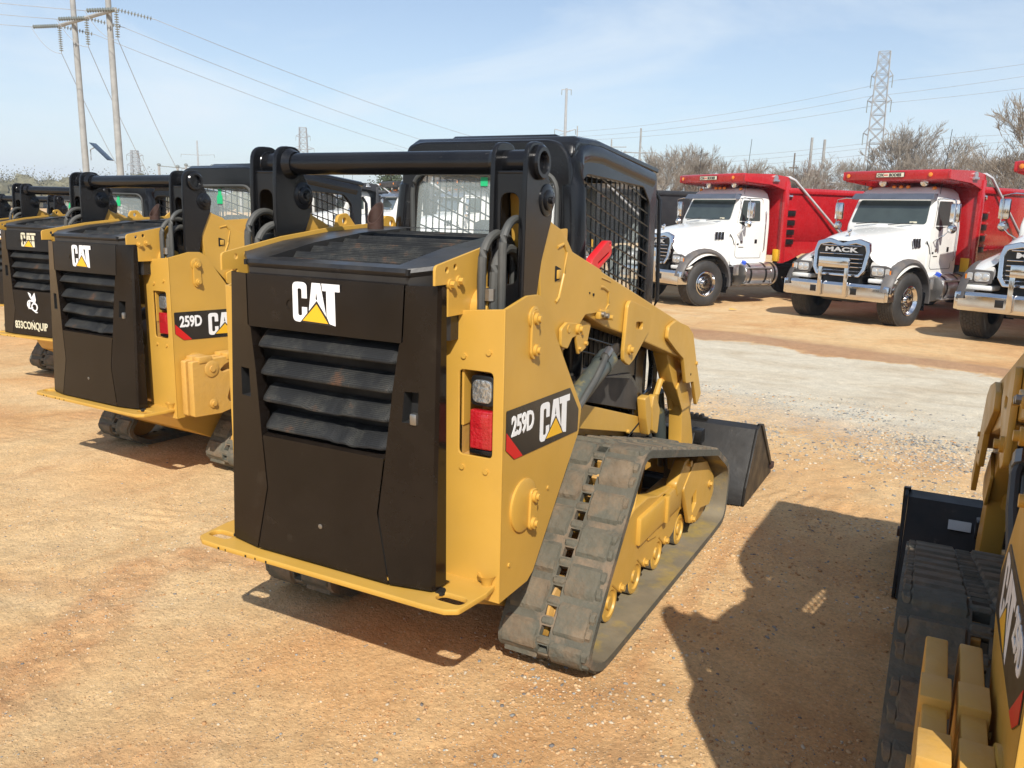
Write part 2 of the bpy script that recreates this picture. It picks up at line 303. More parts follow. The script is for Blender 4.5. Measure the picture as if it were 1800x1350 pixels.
# ------------------------------------------------------------------ compact track loader
def belt_path():
    P = rnd([(.66, .004), (.455, .115), (.66, .40), (1.05, .86), (2.33, .545), (2.68, .36), (2.62, .01), (2.3, 0.0), (.8, 0.0)],
            [.22, .12, .5, .15, .16, .20, .14, .3, .3], 8)
    P = [Vector(p) for p in P]; n = len(P); seg = [(P[(i+1) % n]-P[i]).length for i in range(n)]; Lt = sum(seg)
    K = 124; o = []; step = Lt/K; i = 0; acc = 0
    for k in range(K):
        d = k*step
        while acc+seg[i] < d: acc += seg[i]; i += 1
        t = (d-acc)/seg[i]; o.append(P[i].lerp(P[(i+1) % n], t))
    return o
BP = belt_path()
def make_track(parent, sgn):
    tr = empty('track', parent=None) if False else bpy.data.objects.new('track', None)
    COL.objects.link(tr); tr.parent = parent; tr.location = (sgn*.637, 0, 0)
    n = len(BP); nr = []
    for i in range(n):
        d = (BP[(i+1) % n]-BP[i-1]).normalized(); nr.append(Vector((d.y, -d.x)))
    cen = sum(BP, Vector((0, 0)))/n
    for i in range(n):
        if nr[i].dot(BP[i]-cen) < 0: nr[i] = -nr[i]
    TH = .034
    mb = MB()
    def pt(i, x, dep): i %= n; q = BP[i]-nr[i]*dep; return (x, q.x, q.y)
    cols = [(-.20, -.021), (-.021, .021), (.021, .20)]
    k1 = mb.mi(RUB); k2 = mb.mi(BELT)
    for i in range(n):
        for c, (a, b) in enumerate(cols):
            if c == 1 and i % 2 == 0: 
                continue
            
            V = [pt(i, a, .012), pt(i, b, .012), pt(i+1, b, .012), pt(i+1, a, .012), pt(i, a, .012+TH), pt(i, b, .012+TH), pt(i+1, b, .012+TH), pt(i+1, a, .012+TH)]
            mb.raw(V, [(0, 1, 2, 3)], RUB); mb.raw(V, [(7, 6, 5, 4)], BELT)
            mb.raw(V, [(0, 3, 7, 4), (1, 2, 6, 5)], RUB)
            if c == 1: mb.raw(V, [(0, 1, 5, 4), (3, 2, 6, 7)], RUB)
    bmesh.ops.remove_doubles(mb.bm, verts=mb.bm.verts, dist=.0005)
    mb.build('belt', tr, smooth=50)
    lg = MB(); rg = random.Random(5)
    def lug(i0, wd, a, b, hgt, e=.42):
        # moulded pad spanning belt stations i0..i0+wd, between x = a and b
        def st(f, x, up):
            i = int(math.floor(f)); t = f-i; p = BP[i % n].lerp(BP[(i+1) % n], t); m_ = nr[i % n].lerp(nr[(i+1) % n], t).normalized(); q = p+m_*(up-.012)
            return (x, q.x, q.y)
        k = max(2, int(round(wd/.7))); rows = []; s_ = min(.007, (b-a)*.16)
        for j in range(k+1):
            f = i0+wd*j/k; u = hgt*(1+rg.uniform(-.22, .22)); x0, x1 = a+rg.uniform(-.002, .002), b+rg.uniform(-.003, .003)
            if j in (0, k): rows.append([st(f, x0+s_, -.001), st(f, x0+s_*1.5, -.001), st(f, x1-s_*1.5, -.001), st(f, x1-s_, -.001)])
            if j == 0: f = i0+e; 
            elif j == k: f = i0+wd-e
            rw = [st(f, x0, -.001), st(f, x0+s_, u), st(f, x1-s_, u), st(f, x1, -.001)]
            if j == k: rows.insert(len(rows)-1, rw)
            else: rows.append(rw)
        lg.loft(rows, LUG)
    for k in range(n//4):
        i = 4*k; o_ = rg.uniform(-.06, .06)
        lug(i+.25+o_, 3.35, .028, .172, .012)
        lug(i+.45+o_, 1.3, .166, .192, .010, .3)
        lug(i+2.1+o_, 1.3, .166, .192, .010, .3)
        lug(i+2.0+o_, 3.3, -.186, -.030, .013)
        for j in (1.1, 3.1): lug(i+j, .8, -.030, .028, .006, .2)
    if sgn < 0:
        for v in lg.bm.verts: v.co.x = -v.co.x
    lg.build('tread_lugs', tr, smooth=30)
    # undercarriage frame and wheels
    fx = MB(); s = 1
    prof = rnd([(.76, .28), (.86, .17), (.93, .13), (.96, .18), (1.02, .215), (1.08, .17), (1.13, .135), (1.25, .14), (1.28, .185), (1.34, .215), (1.40, .17), (1.45, .135), (1.57, .14), (1.60, .185), (1.66, .215), (1.72, .17), (1.78, .135), (1.90, .16), (2.0, .25), (2.2, .26), (2.3, .30), (2.05, .43), (1.60, .46), (1.45, .50), (1.26, .50), (.98,   .40)], .012, 3)
    fx.plate(prof, YEL, 'x', .04, .075, bev=.008)
    fx.box((-.02, 1.3, .30), (.1, 1.95, .44), YEL, .012)
    fx.plate(rnd([(1.93, .40), (2.10, .50), (2.38, .44), (2.56, .30), (2.58, .20), (2.50, .14), (2.30, .18), (2.18, .13), (2.08, .16)], .025, 3), YEL, 'x', .10, .022, holes=[rnd([(2.10, .30), (2.19, .33), (2.20, .24), (2.13, .20)], .01, 2)], bev=.003)
    fx.plate(rnd([(1.46, .40), (1.60, .42), (1.60, .25), (1.46, .27)], .01, 3), YEL, 'x', .082, .008, bev=.002)
    fx.plate(rnd([(1.80, .46), (1.95, .55), (2.03, .55), (2.07, .48), (1.98, .40), (1.85, .38)], .03, 3), YEL, 'x', .075, .06, bev=.01)
    fx.cyl((.03, 2.02, .52), (.12, 2.02, .52), .018, YEL, 8)
    fx.box((.075, 1.66, .30), (.115, 1.70, .44), YEL, .004)
    for y, z, xo in ((1.125, .165, 0), (1.445, .165, 0), (1.765, .165, 0), (2.46, .28, .035), (2.13, .17, .035), (1.87, .42, 0)):
        fx.cyl((.05+xo, y, z), (.098+xo, y, z), .015, YEL, 6); fx.cyl((.05+xo, y, z), (.084+xo, y, z), .023, YEL, 14)
    fx.build('track_frame', tr)
    for y in (1.02, 1.34, 1.66, 2.04):
        w = MB(); w.lathe([(.0, -.07), (.07, -.07), (.085, -.06), (.085, -.02), (.05, -.01), (.05, .02), (.085, .03), (.085, .066)], (0, y, .13), (1, 0, 0), STEEL, 24); w.lathe([(.085, .066), (.080, .070), (.062, .071), (.058, .062), (.03, .060), (.028, .070), (0, .070)], (0, y, .13), (1, 0, 0), YEL, 24)
        w.build('roller', tr)
    for y, z, r in ((.72, .20, .145), (2.43, .27, .215)):
        w = MB(); w.lathe([(.0, -.07), (r*.9, -.07), (r, -.06), (r, -.025), (r*.8, -.015), (r*.8, .02), (r, .03), (r, .065), (r*.93, .075), (r*.4, .075), (r*.35, .085), (0, .085)], (0, y, z), (1, 0, 0), YELD, 28)
        w.build('idler_wheel', tr)
    w = MB(); g = []
    for k in range(72):
        a = 2*pi*k/72; g.append((1.14+(.235 if k % 4 < 2 else .195)*cos(a), .585+(.235 if k % 4 < 2 else .195)*sin(a)))
    w.plate(g, YELD, 'x', 0, .035, bev=.003); w.lathe([(.19, -.02), (.17, .07), (.15, .075), (.13, .05), (.06, .05), (.055, .10), (0, .10)], (0, 1.14, .585), (1, 0, 0), YEL, 28)
    for k in range(9): a = 2*pi*k/9; w.cyl((.05, 1.14+.1*cos(a), .585+.1*sin(a)), (.066, 1.14+.1*cos(a), .585+.1*sin(a)), .011, YEL, 6)
    w.build('drive_sprocket', tr)
    for ch in tr.children:
        if ch.name.split('.')[0] in ('track_frame', 'roller', 'idler_wheel', 'drive_sprocket'):
            ch.scale = (sgn, 1, 1); ch.location.x = .014*sgn
    return tr

def make_loader(name, **props):
    R = empty(name, **props)
    def B(mb, n, p=R, **k): return mb.build(n, p, **k)
    # -- hull: side towers, rear corner posts, hood cheeks
    m = MB()
    tower = rnd([(.157, .478), (.157, 1.512), (.31, 1.545), (.40, 1.543), (.44, 1.515), (.815, 1.055), (.795, .955), (.415, .50), (.37, .478)], [.0, .0, .05, .06, .05, .02, .02, .02, .01], 5)
    m.plate(tower, YEL, 'x', .626, .012, holes=[rnd([(.345, 1.345), (.375, 1.345), (.375, 1.395), (.345, 1.395)], .01, 2)], bev=.002)
    post = [(.37, .478), (.632, .478), (.632, 1.513), (.37, 1.490)]
    m.plate(post, YEL, 'y', .160, .010, holes=[rect(.447+.012, 1.0, .592, 1.298, .018)], bev=.0025)
    pass
    m.plate(rnd([(-.012, 1.590), (-.012, 1.652), (.30, 1.706), (.58, 1.738), (.97, 1.76), (.97, 1.10), (.168, 1.10), (.168, 1.485), (.064, 1.485), (.064, 1.590)], [0, .02, .05, .05, .01, 0, 0, 0, 0, 0], 4), YEL, 'x', .466, .010,
            holes=[circ(.055, 1.636, .010, 10), circ(.105, 1.644, .010, 10)], bev=.0015)
    m.cyl((.465, .075, 1.59), (.492, .075, 1.59), .012, YEL, 6); m.cyl((.465, .125, 1.598), (.492, .125, 1.598), .012, YEL, 6)
    m.cyl((.465, .075, 1.59), (.477, .075, 1.59), .018, YEL, 12); m.cyl((.465, .125, 1.598), (.477, .125, 1.598), .018, YEL, 12)
    m.lathe([(.0, .0), (.075, 0), (.08, .004), (.08, .03), (.065, .034), (.06, .06), (0, .06)], (.468, .275, 1.49), (1, 0, 0), YEL, 24)
    # pin plates on the tower side
    m.lathe([(.040, 0), (.040, .006), (.030, .009), (.028, .004), (0, .004)], (.632, .360, 1.465), (1, 0, 0), YEL, 22)
    m.plate(rnd([(.335, 1.49), (.385, 1.495), (.392, 1.345), (.375, 1.32), (.345, 1.32), (.332, 1.345)], .02, 4), YEL, 'x', .638, .010, bev=.002)
    for y, z in ((.362, 1.462), (.362, 1.352)): m.lathe([(.021, 0), (.021, .012), (.012, .013), (.012, .022), (0, .022)], (.642, y, z), (1, 0, 0), YEL, 14)
    m.lathe([(.098, 0), (.098, .008), (.088, .012), (0, .012)], (.632, .315, .795), (1, 0, 0), YEL, 30)
    m.plate(rnd([(.345, .845), (.40, .84), (.39, .70), (.36, .685), (.335, .70)], .02, 4), YEL, 'x', .648, .010, bev=.002)
    for y, z in ((.370, .815), (.362, .715)): m.lathe([(.022, 0), (.022, .012), (.012, .013), (.012, .022), (0, .022)], (.652, y, z), (1, 0, 0), YEL, 14)
    for y, z in ((.52, .80), (.24, .80), (.22, .60)): m.cyl((.63, y, z), (.637, y, z), .008, YEL, 8)
    for x, z in ((.478, 1.345), (.575, 1.365), (.475, .955), (.57, .952)): m.cyl((x, .157, z), (x, .149, z), .010, YEL, 8)
    m.lathe([(.035, -.006), (.02, .02), (.018, .07), (0, .07)], (.585, .15, .575), (0, 0, -1), YEL, 12)
    B(m, 'side_tower'); R.children[-1].copy() if 0 else None
    tw = R.children[-1]; me2 = tw.data.copy(); me2.transform(Matrix.Diagonal((-1, 1, 1, 1))); me2.flip_normals(); t2 = bpy.data.objects.new('side_tower', me2); COL.objects.link(t2); t2.parent = R
    # -- chassis between the tracks
    m = MB()
    m.plate(rnd([(.22, .55), (.35, .34), (.6, .22), (2.25, .22), (2.32, .40), (2.14, .55), (2.12, .70), (1.95, .755), (1.20, .97), (1.05, 1.02), (.8, 1.02), (.3, .9)], .02, 3), YEL, 'x', 0, .84, bev=.008)
    m.plate([(.82, 1.02), (1.05, 1.02), (1.20, .97), (1.95, .755), (2.12, .70), (2.14, .618), (1.9, .678), (1.05, .893), (.82, .93)], YEL, 'x', 0, .99, bev=.004)
    m.plate([(1.36, .60), (1.37, .594), (1.97, .735), (1.96, .742)], DARK, 'x', .4965, .003, bev=0)
    m.cyl((.49, 1.75, .72), (.507, 1.75, .72), .010, YEL, 8)
    m.plate(rnd([(1.90, .76), (1.86, .88), (1.93, .885), (1.99, .78), (1.98, .66), (1.95, .66)], .015, 3), YEL, 'x', .52, .045, bev=.004)
    m.plate(rnd([(2.02, .80), (2.04, .86), (2.08, .86), (2.16, .76), (2.14, .62), (2.05, .66)], .02, 3), YEL, 'x', .515, .035, bev=.004)
    B(m, 'chassis')
    m = MB(); m.plate(rnd([(1.02, 1.15), (1.44, 1.06), (1.80, 1.02), (1.93, .93), (1.93, .79), (1.2, .985), (1.0, 1.02)], .02, 3), BLK, 'x', 0, .955, bev=.004)
    m.plate(rnd([(1.03, 1.13), (1.80, .99), (1.91, .91), (1.91, .80), (1.02, 1.03)], .01, 3), TAN, 'x', 0, .965, bev=.002); B(m, 'fender_panel')
    # -- tow plate
    m = MB()
    half = [(.0, -.092), (.475, -.092), (.56, -.088), (.602, -.062), (.620, .09), (.612, .175), (.45, .20), (0, .20)]
    full = rnd([(-a, b) for a, b in reversed(half[1:7])]+[(a, b) for a, b in half[1:7]], .02, 4)
    m.plate(full, YEL, 'z', .534, .020, holes=[rnd([(.482, -.035), (.592, -.035), (.592, .022), (.482, .022)], .0285, 6), rnd([(-.592, -.035), (-.482, -.035), (-.482, .022), (-.592, .022)], .0285, 6)], bev=.004)
    rg = random.Random(2)
    for k in range(5): x = -.47+.06*k*rg.uniform(.6, 1.3); m.box((x, -.0937, .527), (x+rg.uniform(.003, .009), -.09, .536), BLK, 0)
    B(m, 'tow_plate')
    # -- hood
    m = MB(); t = MB()
    ys = [0.006, .30, .58, .96]; zs = [1.636, 1.690, 1.722, 1.742]
    def hx(y): return .352+.106*min(1, max(0, (y-.006)/.09))
    def hzz(y): return float(np.interp(y, ys, zs))
    rows = []
    fy = [0.006, .03, .10, .30, .58, .96]
    # frame strips round the grille
    for y0, y1 in zip(fy[:-1], fy[1:]):
        for sg in (1, -1):
            a = .29*sg; V = [(a, y0, hzz(y0)), (hx(y0)*sg, y0, hzz(y0)), (hx(y1)*sg, y1, hzz(y1)), (a, y1, hzz(y1))]
            m.raw(V, [(0, 1, 2, 3)], HOODB)
    m.raw([(-.29, .006, 1.636), (.29, .006, 1.636), (.29, .05, hzz(.05)), (-.29, .05, hzz(.05))], [(0, 1, 2, 3)], HOODB)
    m.raw([(-.29, .90, hzz(.9)), (.29, .90, hzz(.9)), (.29, .96, 1.742), (-.29, .96, 1.742)], [(0, 1, 2, 3)], HOODB)
    # front lip and chamfered corners down to the door
    q = [(-.458, .96), (-.458, .10), (-.352, .006), (.352, .006), (.458, .10), (.458, .96)]
    V = []; Fs = []
    for x, y in q:
        z = hzz(max(y, .006)); V += [(x, y, z), (x*1.005, y-.004, z-.014), (x*.995, y+.006, z-.03), (x*.99, y+.006, 1.40)]
    for i in range(5):
        for k in range(3): Fs.append((i*4+k, i*4+k+1, i*4+k+5, i*4+k+4))
    m.raw(V, Fs, HOODB)
    for sg in (1, -1): m.box((sg*.355-.004, -.004, 1.615), (sg*.355+.006, .012, 1.634), DARK, 0)
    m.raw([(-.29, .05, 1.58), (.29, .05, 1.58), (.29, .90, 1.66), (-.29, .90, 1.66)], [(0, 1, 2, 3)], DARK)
    for sg in (1, -1): m.raw([(sg*.29, .05, 1.60), (sg*.29, .05, hzz(.05)), (sg*.29, .3, hzz(.3)), (sg*.29, .58, hzz(.58)), (sg*.29, .90, hzz(.9)), (sg*.29, .9, 1.60)], [(0, 1, 2, 3, 4, 5)], HOODB)
    o = B(m, 'hood', smooth=25)
    m = MB()
    for k in range(9):
        y = .075+.094*k; z = hzz(y)
        V = [(-.288, y, z-.034), (.288, y, z-.034), (.288, y+.022, z-.006), (-.288, y+.022, z-.006), (-.288, y+.060, z-.012), (.288, y+.060, z-.012)]
        m.raw(V, [(0, 1, 2, 3), (3, 2, 5, 4)], PERF)
    m.build('hood_grille', o, recalc=False, smooth=0)
    # -- rear door
    D = MB()
    def dy(z): return -.045+.040*(z-.555)/(1.03)
    SE = [(1.584, .350), (1.40, .343), (1.385, .322), (1.0, .280), (.80, .255), (.555, .306)]
    def sx(z):
        zz = [a for a, b in SE][::-1]; xx = [b for a, b in SE][::-1]; return float(np.interp(z, zz, xx))
    g = .004
    # top panel
    D.raw([(-.350+g, dy(1.584), 1.584), (.350-g, dy(1.584), 1.584), (.343-g, dy(1.395), 1.395), (-.343+g, dy(1.395), 1.395), (-.350+g, dy(1.584)+.03, 1.590), (.350-g, dy(1.584)+.03, 1.590), (.343-g, dy(1.395)+.03, 1.388), (-.343+g, dy(1.395)+.03, 1.388)], [(0, 1, 2, 3), (0, 4, 5, 1), (3, 2, 6, 7)], DOORB)
    D.lathe([(.022, 0), (.022, .003), (.017, .003), (.017, -.004), (0, -.004)], (-.138, dy(1.49)+.0, 1.487), (0, -1, 0), DOORB, 20)
    # lower panel with rolled top edge
    zs_ = [.995, .985, .80, .555]; 
    V = []; 
    for z in zs_: V += [(-sx(z)+g, dy(z), z), (sx(z)-g, dy(z), z)]
    V += [(-sx(1)+g, dy(1)+.03, 1.003), (sx(1)-g, dy(1)+.03, 1.003), (-sx(.555)+g, dy(.555)+.03, .55), (sx(.555)-g, dy(.555)+.03, .55)]
    D.raw(V, [(0, 1, 3, 2), (2, 3, 5, 4), (4, 5, 7, 6), (8, 9, 1, 0), (6, 7, 11, 10)], DOORB)
    D.lathe([(.009, 0), (.009, .002), (.005, .003), (0, .003)], (.0, dy(.70), .70), (0, -1, 0), STEEL, 10)
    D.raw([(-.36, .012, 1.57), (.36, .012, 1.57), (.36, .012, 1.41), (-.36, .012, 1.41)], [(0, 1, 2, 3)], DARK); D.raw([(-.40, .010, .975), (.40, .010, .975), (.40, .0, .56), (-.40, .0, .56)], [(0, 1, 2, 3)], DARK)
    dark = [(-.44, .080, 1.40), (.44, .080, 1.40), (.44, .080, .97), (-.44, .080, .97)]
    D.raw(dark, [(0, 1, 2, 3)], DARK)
    # side wings, with their handle slot and return
    for sg in (1, -1):
        zz = [1.584, 1.40, 1.39, 1.235, 1.130, 1.0, .80, .555]
        be = lambda z: .455+.006*(1.584-z)/1.03
        by = lambda z: dy(z)+.030
        def wp(z, f): a = sx(z)+g*.5; b_ = be(z); return (sg*(a+(b_-a)*f), dy(z)+(.03)*f, z)
        fs = [0, .28, .62, 1]
        V = []; Fs = []
        for z in zz:
            for f in fs: V.append(wp(z, f))
            V.append((sg*(be(z)+.010), by(z)+.012, z)); V.append((sg*(be(z)+.012), .060, z)); 
        w = 6
        for i in range(len(zz)-1):
            for k in range(w-1):
                if k == 1 and i == 3: continue
                Fs.append((i*w+k, i*w+k+1, (i+1)*w+k+1, (i+1)*w+k))
        D.raw(V, Fs, DOORB)
        # inner returns of the wing along the seam and slot box
        V = []; Fs = []
        for z in zz: p = wp(z, 0); V += [p, (p[0], p[1]+.05, z)]
        for i in range(len(zz)-1): Fs.append((2*i, 2*i+1, 2*i+3, 2*i+2))
        D.raw(V, Fs, DOORB)
        top = [wp(1.584, 0), wp(1.584, 1), (sg*(be(1.584)+.014), .06, 1.584), (sg*.34, .06, 1.584)]
        D.raw([wp(1.584, 0), wp(1.584, 1), (sg*(be(1.584)+.010), by(1.584)+.012, 1.584), wp(1.584, 1)[:1]+(by(1.584)+.004, 1.584), wp(1.584, 0)[:1]+(dy(1.584)+.004, 1.584)], [(0, 1, 2, 3, 4)], DOORB)
        D.raw([wp(.555, 0), wp(.555, 1), (sg*.475, .085, .555), (sg*.30, .085, .555)], [(0, 1, 2, 3)], DOORB)
        a, b_, c, d_ = wp(1.235, .28), wp(1.235, .62), wp(1.130, .62), wp(1.130, .28)
        back = [(x, y+.05, z) for x, y, z in (a, b_, c, d_)]
        D.raw([a, b_, c, d_]+back, [(0, 1, 5, 4), (1, 2, 6, 5), (2, 3, 7, 6), (3, 0, 4, 7), (4, 5, 6, 7)], DARK)
        D.cyl((sg*.475, .02, .55), (sg*.475, .02, .535), .02, DARK, 10)
    dr = B(D, 'rear_door', smooth=25)
    m = MB()
    m.box((.372, -.016, 1.125), (.400, .01, 1.165), STEEL, .006); m.build('door_latch', dr)
    # louvres
    rg = random.Random(4)
    for k, zl in enumerate((1.322, 1.222, 1.122, 1.022)):
        m = MB(); V = []; Fs = []; nx = 44
        xl = sx(zl)-.002
        for i in range(nx+1):
            u = -xl+2*xl*i/nx
            dent = 0
            if k >= 2: dent = mnoise.noise(Vector((u*5, k*3.1, 0)))*.006+(mnoise.noise(Vector((u*26, k, 5)))*.012-.010)*math.exp(-((u-(.0 if k == 2 else .12))/.085)**2)
            e = min(1, (xl-abs(u))/.02)
            yl = dy(zl)-.001+(1-e)*.02
            V += [(u, .060, zl+.056+dent*.3), (u, yl+.040-dent, zl+.046+dent*.6), (u, yl+.006-dent*.6, zl+.012+dent), (u, yl+.002-dent*.5, zl+.002+dent*.8), (u, yl+.014, zl-.004+dent*.5)]
        for i in range(nx):
            for j in range(4): Fs.append((i*5+j, i*5+j+1, i*5+j+6, i*5+j+5))
        m.raw(V, Fs, PERF); m.build('louvre', dr, smooth=40, recalc=False)
    m = MB(); emblem(m, T(-.124, dy(1.5)-.003, 1.430) @ Matrix(((.176, 0, 0, 0), (0, 0, -.15, 0), (0, .139, 0, 0), (0, 0, 0, 1)))); m.build('emblem', dr)
    # -- lamps
    for sg in (1, -1):
        m = MB()
        m.box((sg*.462, .17, 1.0), (sg*.600, .31, 1.30), YEL, 0) if False else None
        m.raw([(sg*.466, .166, .995), (sg*.60, .166, .995), (sg*.60, .166, 1.305), (sg*.466, .166, 1.305), (sg*.466, .30, .995), (sg*.60, .30, .995), (sg*.60, .30, 1.305), (sg*.466, .30, 1.305)],
              [(0, 4, 5, 1), (1, 5, 6, 2), (2, 6, 7, 3), (3, 7, 4, 0), (4, 7, 6, 5)], YELD)
        lo = B(m, 'lamp_recess', smooth=0)
        m = MB(); m.plate(rect(.497, 1.175, .590, 1.282, .02), GRIL, 'y', .192, .05, bev=.006)
        m.plate(rect(.507, 1.187, .583, 1.268, .024), LENS, 'y', .166, .012, bev=.004)
        if sg < 0:
            for v in m.bm.verts: v.co.x *= -1
        m.build('work_lamp', lo)
        m = MB(); m.plate(rect(.500, 1.025, .588, 1.162, .006), RED, 'y', .178, .04, bev=.006); m.box((.498, .165, 1.005), (.59, .21, 1.022), BLK, .002)
        m.box((.515, .1565, 1.10), (.574, .16, 1.15), RED, .002)
        if sg < 0:
            for v in m.bm.verts: v.co.x *= -1
        m.build('tail_lamp', lo)
    # -- side decals
    for sg in (1, -1):
        m = MB()
        pts = [(.176, 1.168), (.690, 1.158), (.780, 1.055), (.778, .966), (.237, .985), (.176, 1.030)]
        if sg > 0: A = T(.6330, 0, 0) @ AX['x']
        else: A = T(-.6330, 0, 0) @ Matrix(((0, 0, -1, 0), (1, 0, 0, 0), (0, 1, 0, 0), (0, 0, 0, 1)))
        m.plate(rnd(pts, .006, 2), DECB, t=.003, bev=0, M=A)
        m.plate([(.178, 1.092), (.178, 1.030), (.238, .986), (.300, .984)], REDD, t=.0045, bev=0, M=A)
        SH = Matrix(((1, 0, 0, 0), (-.03, 1, 0, 0), (0, 0, 1, 0), (0, 0, 0, 1)))
        if sg > 0:
            m.text('259D', WHT, A @ T(.212, 1.073, 0) @ SH, size=.097, sx=.80, off=.0030, t=.006, sp=.96)
            emblem(m, A @ T(.432, .997, 0) @ SH @ Matrix.Diagonal((.216, .146, .3, 1)))
        else:
            FL = Matrix.Diagonal((-1, 1, 1, 1))
            m.text('259D', WHT, A @ T(.412, 1.073, 0) @ FL @ SH, size=.097, sx=.80, off=.0030, t=.006, sp=.96)
            emblem(m, A @ T(.70, .997, 0) @ FL @ SH @ Matrix.Diagonal((.216, .146, .3, 1)))
        B(m, 'side_decal', smooth=0, recalc=False)
    # -- black rear links and the cross tube
    for sg in (1, -1):
        m = MB()
        lk = rnd([(.290, 1.30), (.297, 1.90), (.305, 2.055), (.445, 2.055), (.455, 1.96), (.508, 1.87), (.500, 1.80), (.430, 1.66), (.395, 1.52), (.39, 1.30)], [0, .05, .065, .065, .05, .05, .05, .1, .05, 0], 6)
        for x in (.492, .614): m.plate(lk, BLK, 'x', x, .018, bev=.004)
        web = [(.50, 1.30), (.606, 1.30), (.606, 1.955), (.50, 1.955)]
        m.plate(web, BLK, 'y', .318, .012, holes=[rnd([(.518, 1.58), (.588, 1.58), (.588, 1.885), (.518, 1.885)], .034, 6)], bev=.003)
        m.box((.50, .31, 1.948), (.606, .40, 1.958), BLK, .002)
        for x in (.484, .623):
            m.lathe([(.036, 0), (.036, .012), (.030, .016), (.012, .016), (.012, .028), (0, .028)], (x, .452, 1.865), (1 if x > .55 else -1, 0, 0), BLK, 20)
            m.lathe([(.055, 0), (.055, .003), (.05, .006), (0, .006)], (x, .452, 1.865), (1 if x > .55 else -1, 0, 0), BLK, 24)
        if sg < 0:
            for v in m.bm.verts: v.co.x *= -1
        B(m, 'rear_link')
    m = MB(); m.cyl((-.61, .385, 1.988), (.61, .385, 1.988), .042, BLK, 28, caps=False)
    for sg in (1, -1):
        m.lathe([(.046, -.02), (.058, -.004), (.058, .012), (.051, .020), (.038, .020), (.034, .010), (.034, -.15), (0, -.15)], (sg*.622, .388, 1.988), (sg, 0, 0), BLK, 28)
        m.lathe([(.046, .03), (.058, .004), (.060, 0)], (sg*.481, .385, 1.988), (-sg, 0, 0), BLK, 28)
    B(m, 'cross_tube')
    # hoses beside the links
    for sg in (1, -1):
        m = MB()
        for j, (ox, r_) in enumerate(((.0, .017), (-.036, .015), (.03, .014))):
            x0 = sg*(.545+ox)
            pth = []
            for k in range(15):
                a = pi*k/14; pth.append((x0+sg*.0*a, .325-.095*cos(a) if j != 1 else .320-.11*cos(a), 1.60+.05*j+.10*sin(a)))
            lowz = 1.42
            pth = [(x0-.0, pth[0][1], lowz)]+pth+[(x0, pth[-1][1]+.005, 1.5)]
            m.tube(pth, r_, HOSE, 10)
        m.cyl((sg*.535, .225, 1.53), (sg*.535, .225, 1.57), .024, STEEL, 10)
        B(m, 'hydraulic_hoses')
    # -- lift arms
    for sg in (1, -1):
        m = MB()
        arm = rnd([(.40, 1.90), (.455, 1.88), (.525, 1.79), (.60, 1.760), (.657, 1.728), (.705, 1.684), (2.341, 1.212), (2.449, 1.155), (2.52, 1.04), (2.50, .92), (2.289, 1.035), (1.596, 1.224), (1.09, 1.35), (.86, 1.43), (.66, 1.30), (.45, 1.50)],
                  [.02, .03, .03, .02, .04, .04, .05, .06, .05, .02, .03, .01, .01, .05, .06, .04], 5)
        m.plate(arm, YEL, 'x', .553, .100, bev=.007)
        m.plate(rnd([(.405, 1.84), (.46, 1.83), (.525, 1.788), (.60, 1.765), (.655, 1.73), (.71, 1.68), (1.02, 1.592), (1.0, 1.42), (.86, 1.425), (.655, 1.30), (.452, 1.50)], .03, 4), YEL, 'x', .6075, .011, bev=.003)
        # raised ribs and pocket
        m.tube([(.613, .575, 1.70), (.613, .625, 1.71), (.613, .655, 1.68), (.613, .640, 1.60), (.613, .60, 1.515), (.613, .575, 1.500)], .006, YEL, 8)
        m.plate(rnd([(.56, 1.575), (.61, 1.585), (.61, 1.62), (.56, 1.635)], .004, 2), DARK, 'x', .6135, .003, bev=0); m.box((.606, .572, 1.585), (.622, .602, 1.618), YEL, .004)
        m.tube([(.603, 1.02, 1.525), (.603, 1.06, 1.52), (.603, 1.115, 1.50), (.603, 1.125, 1.445), (.603, 1.09, 1.415), (.603, 1.03, 1.425)], .007, YEL, 8)
        m.cyl((.60, .93, 1.50), (.617, .93, 1.50), .006, DARK, 8); m.cyl((.60, .89, 1.51), (.6165, .89, 1.51), .004, DARK, 8)
        m.cyl((.60, .72, 1.40), (.6165, .72, 1.40), .004, DARK, 8); m.cyl((.60, .75, 1.395), (.6165, .75, 1.395), .004, DARK, 8)
        m.tube([(.603, 1.02, 1.565), (.603, 1.14, 1.538)], .004, YEL, 6)
        # cylinder bracket
        br = rnd([(1.347, 1.443), (1.63, 1.375), (1.658, 1.288), (1.43, 1.158), (1.37, 1.14), (1.30, 1.17), (1.295, 1.22), (1.319, 1.42)], .03, 4)
        m.plate(br, YEL, 'x', .6145, .018, holes=[rnd([(1.43, 1.335), (1.53, 1.325), (1.53, 1.29), (1.44, 1.30)], .012, 3)], bev=.003)
        m.lathe([(.024, 0), (.024, .010), (.014, .011), (.014, .024), (0, .024)], (.6235, 1.362, 1.215), (1, 0, 0), YEL, 12)
        # front foot plate
        ft = rnd([(1.94, 1.257), (2.06, 1.275), (2.289, 1.222), (2.40, 1.165), (2.50, 1.0), (2.655, .770), (2.575, .712), (2.47, .875), (2.318, .89), (2.238, 1.045), (2.095, 1.11), (1.93, 1.195)], [.03, .04, .03, .04, .02, .02, .015, .02, .03, .03, .04, .02], 4)
        m.plate(ft, YEL, 'x', .614, .020, bev=.003)
        m.cyl((.62, 2.50, .98), (.632, 2.50, .98), .011, YEL, 8); m.cyl((.62, 2.40, .93), (.626, 2.40, .93), .007, DARK, 8)
